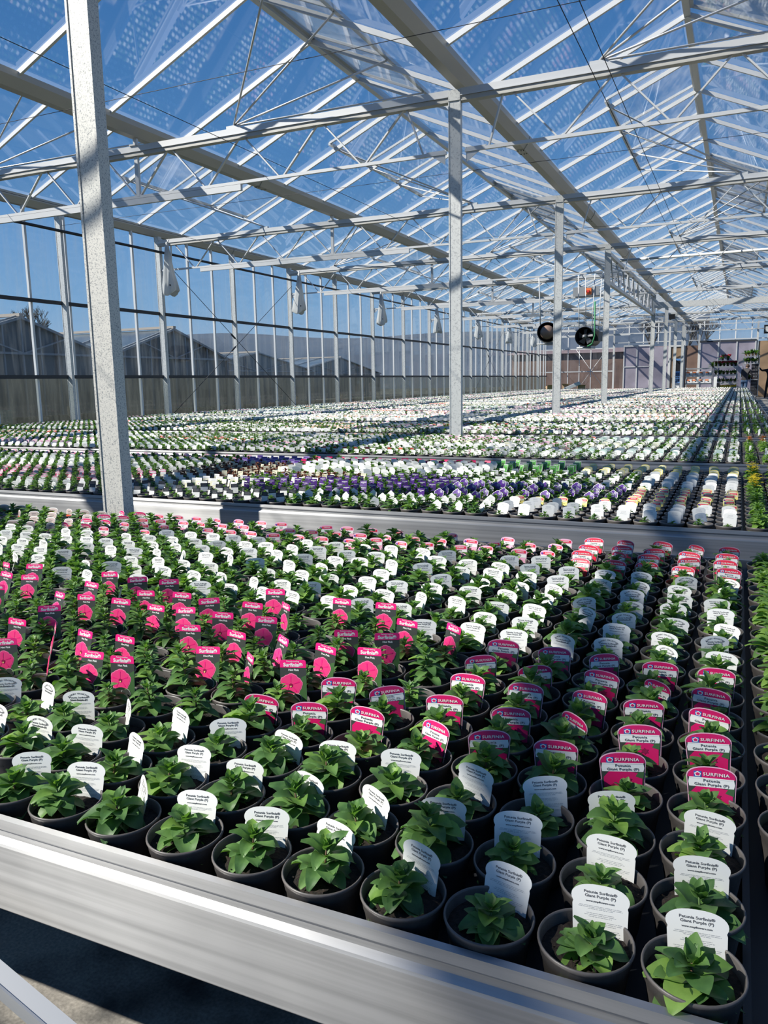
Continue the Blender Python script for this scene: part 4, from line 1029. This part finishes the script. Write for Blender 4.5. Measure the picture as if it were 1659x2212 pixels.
# info board
t = empty('information_board', (-3.05, 44.6, 0), 'blue and black free-standing information board before the far end doors', 'board')
for nm, a in (('frame', (-.17, .22, -.03, .03, .02, 2.10, 'sign_blue')), ('upper_screen', (-.11, .16, -.04, -.03, 1.45, 2.0, 'black_plastic')), ('lower_panel', (-.11, .16, -.04, -.03, .1, .85, 'white_paint')), ('base', (-.22, .27, -.15, .15, 0, .02, 'black_plastic'))):
    b = MB(); b.box(*a); obj(nm, b, t)
b = MB()
for r in range(5):
    for c in range(3): b.box(-.10+.09*c, -.04+.09*c, -.045, -.04, .92+.09*r, .98+.09*r, 'black_plastic')
obj('leaflet_grid', b, t)
# shelving with cartons
def rack(x0, x1, y, levels, label, top, name='display_shelf'):
    t = empty(name, ((x0+x1)/2, y, 0), label, 'shelf'); h = (x1-x0)/2
    for sx_ in (-h, h):
        for dy in (0, .55):
            b = MB(); b.box(sx_-.02, sx_+.02, dy-.02, dy+.02, 0, top, 'shelf_steel'); obj('upright', b, t)
    for z in levels:
        b = MB(); b.box(-h, h, -.02, .57, z-.02, z+.01, 'shelf_steel'); b.box(-h, h, -.03, -.01, z-.03, z+.04, 'shelf_steel'); obj('shelf_board', b, t)
    return t
rack(-2.58, -1.32, 44.6, (.35, .78, 1.17, 1.55), 'low steel display shelf holding white and orange cartons', 1.62)
n = 0
for z in (.79, 1.18):
    for k in range(4):
        t = empty('seed_carton', (-2.42+.31*k, 44.62, z), 'white and orange carton on the %s shelf, %s from the columns' % ('lower' if z < 1 else 'upper', ORD[k]), 'carton', 'cartons on the display shelf')
        b = MB(); b.box(-.14, .14, 0, .3, 0, .24, 'white_paint'); obj('carton_body', b, t)
        b = MB(); b.box(-.14, .02, -.004, 0, .15, .215, 'orange'); b.box(-.03, .05, -.006, -.004, .09, .13, 'tag_black'); obj('printed_band', b, t); n += 1
rack(-1.24, -.12, 44.7, (.40, .78, 1.20, 1.62), 'tall steel display shelf of potted flowers by the far end wall', 1.95, 'display_shelf')
def shelf_plant(x, y, z, mt, label, cat, s, seed, grp, potm='crate_black', n=30):
    t = empty('flowering_pot_plant', (x, y, z), label, cat, grp); q = random.Random(seed)
    b = MB(); b.lathe([(.04, 0), (.06, .11), (.064, .11)], potm, 12); obj('pot', b, t)
    b = MB()
    for _ in range(n):
        a = q.uniform(0, 6.28); leaf(b, (0, 0, .10), a, q.uniform(.3, 1.4), s*q.uniform(.7, 1.2), s*.4, q.uniform(.2, 1.), .2, 'leaf', q, 3, 1)
    if mt:
        for _ in range(n):
            a = q.uniform(0, 6.28); r = q.uniform(0, s*.75); p = (r*math.cos(a), r*math.sin(a), .10+s*q.uniform(.45, .95)); rr = s*.14
            b.add([(p[0]+rr*math.cos(k*PI/3), p[1]-rr*.5, p[2]+rr*math.sin(k*PI/3)) for k in range(6)], [tuple(range(6))], mt)
    obj('foliage', b, t)
for lv, z, mt, lb in ((0, .41, 'flower_yellow', 'yellow-flowered potted plant on the lowest shelf'), (1, .79, None, 'green potted plant with white sleeve on the second shelf'), (2, 1.21, None, 'leafy potted plant on the third shelf'), (3, 1.63, 'flower_red', 'red-flowered potted plant on the top shelf')):
    for k in range(6): shelf_plant(-1.13+.18*k, 44.95, z, mt, '%s, %s along' % (lb, ORD[k]), 'pot plant', .20, lv*10+k, 'potted flowers on the far shelf', 'white_paint' if lv == 1 else 'crate_black')
shelf_plant(-1.30, 44.95, 1.56, None, 'bushy green pot plant at the end of the carton shelf', 'pot plant', .30, 77, 'potted flowers on the far shelf')
for k in range(2): shelf_plant(-.85+.25*k, 45.0, 1.95, 'flower_red', 'dark red flowering plant on top of tall shelf, %s one' % ORD[k], 'pot plant', .22, 80+k, 'potted flowers on the far shelf')
b = MB(); b.box(-1.3, -.1, 44.65, 45.3, 1.93, 1.95, 'shelf_steel'); tag(obj('top_board', b), 'thin steel board laid on top of the tall display shelf', 'board')
t = empty('control_box', (-1.05, 43.0, .0), 'white control cabinet on a post at the end of the last bench', 'control box')
b = MB(); b.box(-.13, .02, -.08, .1, .62, 1.12, 'white_paint'); obj('cabinet', b, t); b = MB(); b.box(.02, .16, -.07, .1, .62, .82, 'black_plastic'); obj('dark_socket', b, t); b = MB(); b.box(-.04, .02, 0, .06, 0, .62, 'shelf_steel'); obj('post', b, t)
b = MB(); b.tube([(0, 0, 1.12), (.03, 0, 2.0), (.08, 0, 2.9), (.02, 0, 3.8)], .012, 'shelf_steel', 5); obj('cable', b, t)
# trolley
t = empty('plant_trolley', (.50, 44.2, 0), 'tall steel plant trolley stacked with dark crates near two people', 'trolley')
for sx_ in (-.36, .36):
    for dy in (0, .5):
        b = MB(); b.box(sx_-.018, sx_+.018, dy-.018, dy+.018, .12, 2.15, 'shelf_steel'); obj('upright', b, t)
for z in (.15, .95, 1.75, 2.12):
    b = MB(); b.box(-.36, .36, -.01, .52, z-.02, z+.01, 'shelf_steel'); obj('shelf_board', b, t)
for sx_ in (-.3, .3):
    for dy in (.04, .46):
        b = MB(); m = MB(); m.lathe([(.0, -.015), (.055, -.015), (.055, .015), (0, .015)], 'black_plastic', 14); b.merge(m, Matrix.Translation((sx_, dy, .06)) @ Matrix.Rotation(PI/2, 4, 'Y')); obj('wheel', b, t)
k = 0
for z in [.17 + .155*i for i in range(5)] + [.97 + .155*i for i in range(5)]:
    tt = empty('plant_crate', (.68, 44.22, z), 'black plastic crate on the tall trolley, %s from the floor' % ORD[k], 'crate', 'crates stacked on the trolley'); k += 1
    b = MB(); b.box(-.16, .16, 0, .42, 0, .012, 'crate_black'); b.box(-.16, .16, 0, .012, .012, .14, 'crate_black'); b.box(-.16, .16, .408, .42, .012, .14, 'crate_black'); b.box(-.16, -.148, .012, .408, .012, .14, 'crate_black'); b.box(.148, .16, .012, .408, .012, .14, 'crate_black'); obj('crate_body', b, tt)
for lv, z in enumerate((1.77, 2.14)):
    for k in range(4): shelf_plant(.24+.15*k, 44.4, z, None, 'dark green pot plant on the trolley, %s shelf, %s along' % (('upper', 'top')[lv], ORD[k]), 'pot plant', .24, 200+lv*9+k, 'pot plants on the trolley', 'card' if lv else 'white_paint')
for k in range(3): shelf_plant(.20+.12*k, 44.35, .96, None, 'pale green pot plant on the trolley, middle shelf, %s along' % ORD[k], 'pot plant', .26, 230+k, 'pot plants on the trolley')
b = MB(); b.box(.02, .05, 43.9, 45, 1.1, 1.65, 'pale_blue'); tag(obj('notice_panel', b), 'small pale blue panel between the shelf and the trolley', 'panel')

# people
def person(name_label, loc, rz, J, E_, rad, region, hairpos, hairmt, head):
    t = empty('person', loc, name_label, 'person', None, rz)
    keys = list(J); me = bpy.data.meshes.new('body'); me.from_pydata([J[k] for k in keys], [(keys.index(a), keys.index(b_)) for a, b_ in E_], [])
    o = bpy.data.objects.new('body', me); C.objects.link(o)
    o.modifiers.new('s', 'SKIN'); o.modifiers.new('d', 'SUBSURF').levels = 2
    for i, k in enumerate(keys):
        sv = me.skin_vertices[0].data[i]; r = rad[k]; sv.radius = (r if isinstance(r, tuple) else (r, r)); sv.use_root = (k == 'pelvis')
    dg = bpy.context.evaluated_depsgraph_get(); dg.update()
    m2 = bpy.data.meshes.new_from_object(o.evaluated_get(dg)); bpy.data.objects.remove(o)
    for mt in region[0]: m2.materials.append(MATS[mt])
    for p in m2.polygons: p.use_smooth = True; p.material_index = region[1](p.center)
    o = obj('body', m2, t)
    h = Vector(J['head'])
    b = MB(); n = 14; vs = []; fs = []
    for i in range(7):
        a = PI*i/9 ; 
        for k in range(n): u = 2*PI*k/n; vs.append((.098*math.sin(a)*math.cos(u)+h.x, .105*math.sin(a)*math.sin(u)+h.y+.02, h.z+.03+.112*math.cos(a)))
    for i in range(6):
        for k in range(n): fs.append((i*n+k, i*n+(k+1)%n, (i+1)*n+(k+1)%n, (i+1)*n+k))
    b.add(vs, fs, hairmt, True); obj('hair', b, t)
    b = MB()
    for s in (-1, 1): b.lathe([(0, .008), (.010, .004), (.010, -.004), (0, -.008)], 'black_plastic', 8, (h.x+s*.032, h.y-.088, h.z+.005))
    b.add([(h.x-.012, h.y-.09, h.z-.02), (h.x+.012, h.y-.09, h.z-.02), (h.x, h.y-.118, h.z-.022), (h.x, h.y-.09, h.z+.015)], [(0,1,2),(1,3,2),(3,0,2)], 'skin'); obj('face', b, t)
    return t
E_ = [('pelvis','belly'),('belly','chest'),('chest','neck'),('neck','head'),('head','crown')]
for s in 'LR': E_ += [('chest','sh'+s),('sh'+s,'el'+s),('el'+s,'wr'+s),('wr'+s,'pa'+s),('pa'+s,'f1'+s),('pa'+s,'f2'+s),('pa'+s,'f3'+s),('pa'+s,'f4'+s),('wr'+s,'th'+s),('pelvis','hip'+s),('hip'+s,'kn'+s),('kn'+s,'an'+s),('an'+s,'toe'+s)]
def pose_j(lean, arms, legs, headoff=(0, 0, 0)):
    J = {'pelvis': (0, 0, .95), 'belly': (0, -lean*.25, 1.12), 'chest': (0, -lean*.7, 1.36), 'neck': (0, -lean, 1.50)}
    hx = Vector(J['neck']) + Vector((headoff[0], -.03-lean*.2+headoff[1], .12+headoff[2])); J['head'] = tuple(hx); J['crown'] = (hx.x, hx.y+.01, hx.z+.07)
    for s, q in (('L', 1), ('R', -1)):
        J['sh'+s] = (q*.19, -lean*.8, 1.42); el, wr = arms[s]; J['el'+s] = el; J['wr'+s] = wr
        d = (Vector(wr) - Vector(el)).normalized(); w0 = Vector(wr); J['pa'+s] = tuple(w0 + d*.06)
        sd = Vector((1, 0, 0)) if abs(d.x) < .7 else Vector((0, 1, 0))
        for k, (o, l) in enumerate(((-.03, .075), (-.01, .09), (.01, .085), (.03, .065))): J['f%d%s' % (k+1, s)] = tuple(w0 + d*(.06+l) + sd*o + Vector((0, -.01, 0)))
        J['th'+s] = tuple(w0 + d*.05 - sd*.055)
        J['hip'+s] = (q*.095, 0, .90); kn, an = legs[s]; J['kn'+s] = kn; J['an'+s] = an; J['toe'+s] = (an[0]+q*.03, an[1]-.16, .035)
    return J
rad = {'pelvis': (.15, .11), 'belly': (.14, .10), 'chest': (.16, .11), 'neck': .055, 'head': (.082, .098), 'crown': (.07, .08)}
for s in 'LR': rad.update({'sh'+s: .070, 'el'+s: .048, 'wr'+s: .032, 'pa'+s: (.032, .02), 'f1'+s: .009, 'f2'+s: .009, 'f3'+s: .009, 'f4'+s: .008, 'th'+s: .010, 'hip'+s: .095, 'kn'+s: .062, 'an'+s: .045, 'toe'+s: .035})
J = pose_j(.16, {'L': ((.27, -.22, 1.14), (.20, -.44, 1.04)), 'R': ((-.27, -.22, 1.14), (-.16, -.46, 1.06))}, {'L': ((.11, -.04, .50), (.12, .05, .09)), 'R': ((-.10, .02, .50), (-.12, .12, .09))}, (0, -.03, -.03))
def reg1(c):
    if c.z < .10: return 3
    if c.z < .93: return 1
    if c.z > 1.55 or (c.y < -.45 and c.z < 1.12): return 2
    return 0
person('person in dark grey jacket and blue jeans bending beside the tall plant trolley', (.22, 43.6, 0), math.radians(150), J, E_, rad, (['jacket', 'jeans', 'skin', 'black_cloth'], reg1), None, 'hair', None)
J = pose_j(.02, {'L': ((.42, -.05, 1.40), (.62, -.08, 1.66)), 'R': ((-.27, -.05, 1.14), (-.26, -.20, .92))}, {'L': ((.16, -.10, .50), (.20, -.04, .09)), 'R': ((-.16, .03, .50), (-.24, .22, .09))})
def reg2(c):
    if c.z < 1.5 and not (c.x < -.2 and c.z < .9): return 0 if c.z > .1 else 2
    if c.z > 1.57 and abs(c.x) < .2: return 1
    if c.x > .58 or (c.x < -.2 and c.z < .93): return 1
    return 0
person('person in black clothes reaching one arm up to the tall plant trolley', (1.42, 45.0, 0), math.radians(172), J, E_, rad, (['black_cloth', 'skin', 'black_plastic'], reg2), None, 'hair', None)

# braces of a stand in front of the first bench
def strip(a, b_, label, w=.022):
    m = MB(); m.bar(a, b_, w, .004, 'shelf_steel', (0, -.35, 1)); m.bar((a[0], a[1]-.011, a[2]-.008), (b_[0], b_[1]-.011, b_[2]-.008), .003, .018, 'shelf_steel'); tag(obj('stand_brace', m), label, 'brace')
strip((-1.05, .60, .515), (-.52, .56, .375), 'flat galvanised steel brace slanting down below the front bench rail')
strip((-1.05, .55, .47), (-.60, .52, .32), 'second flat steel brace lower down, below the front bench rail')
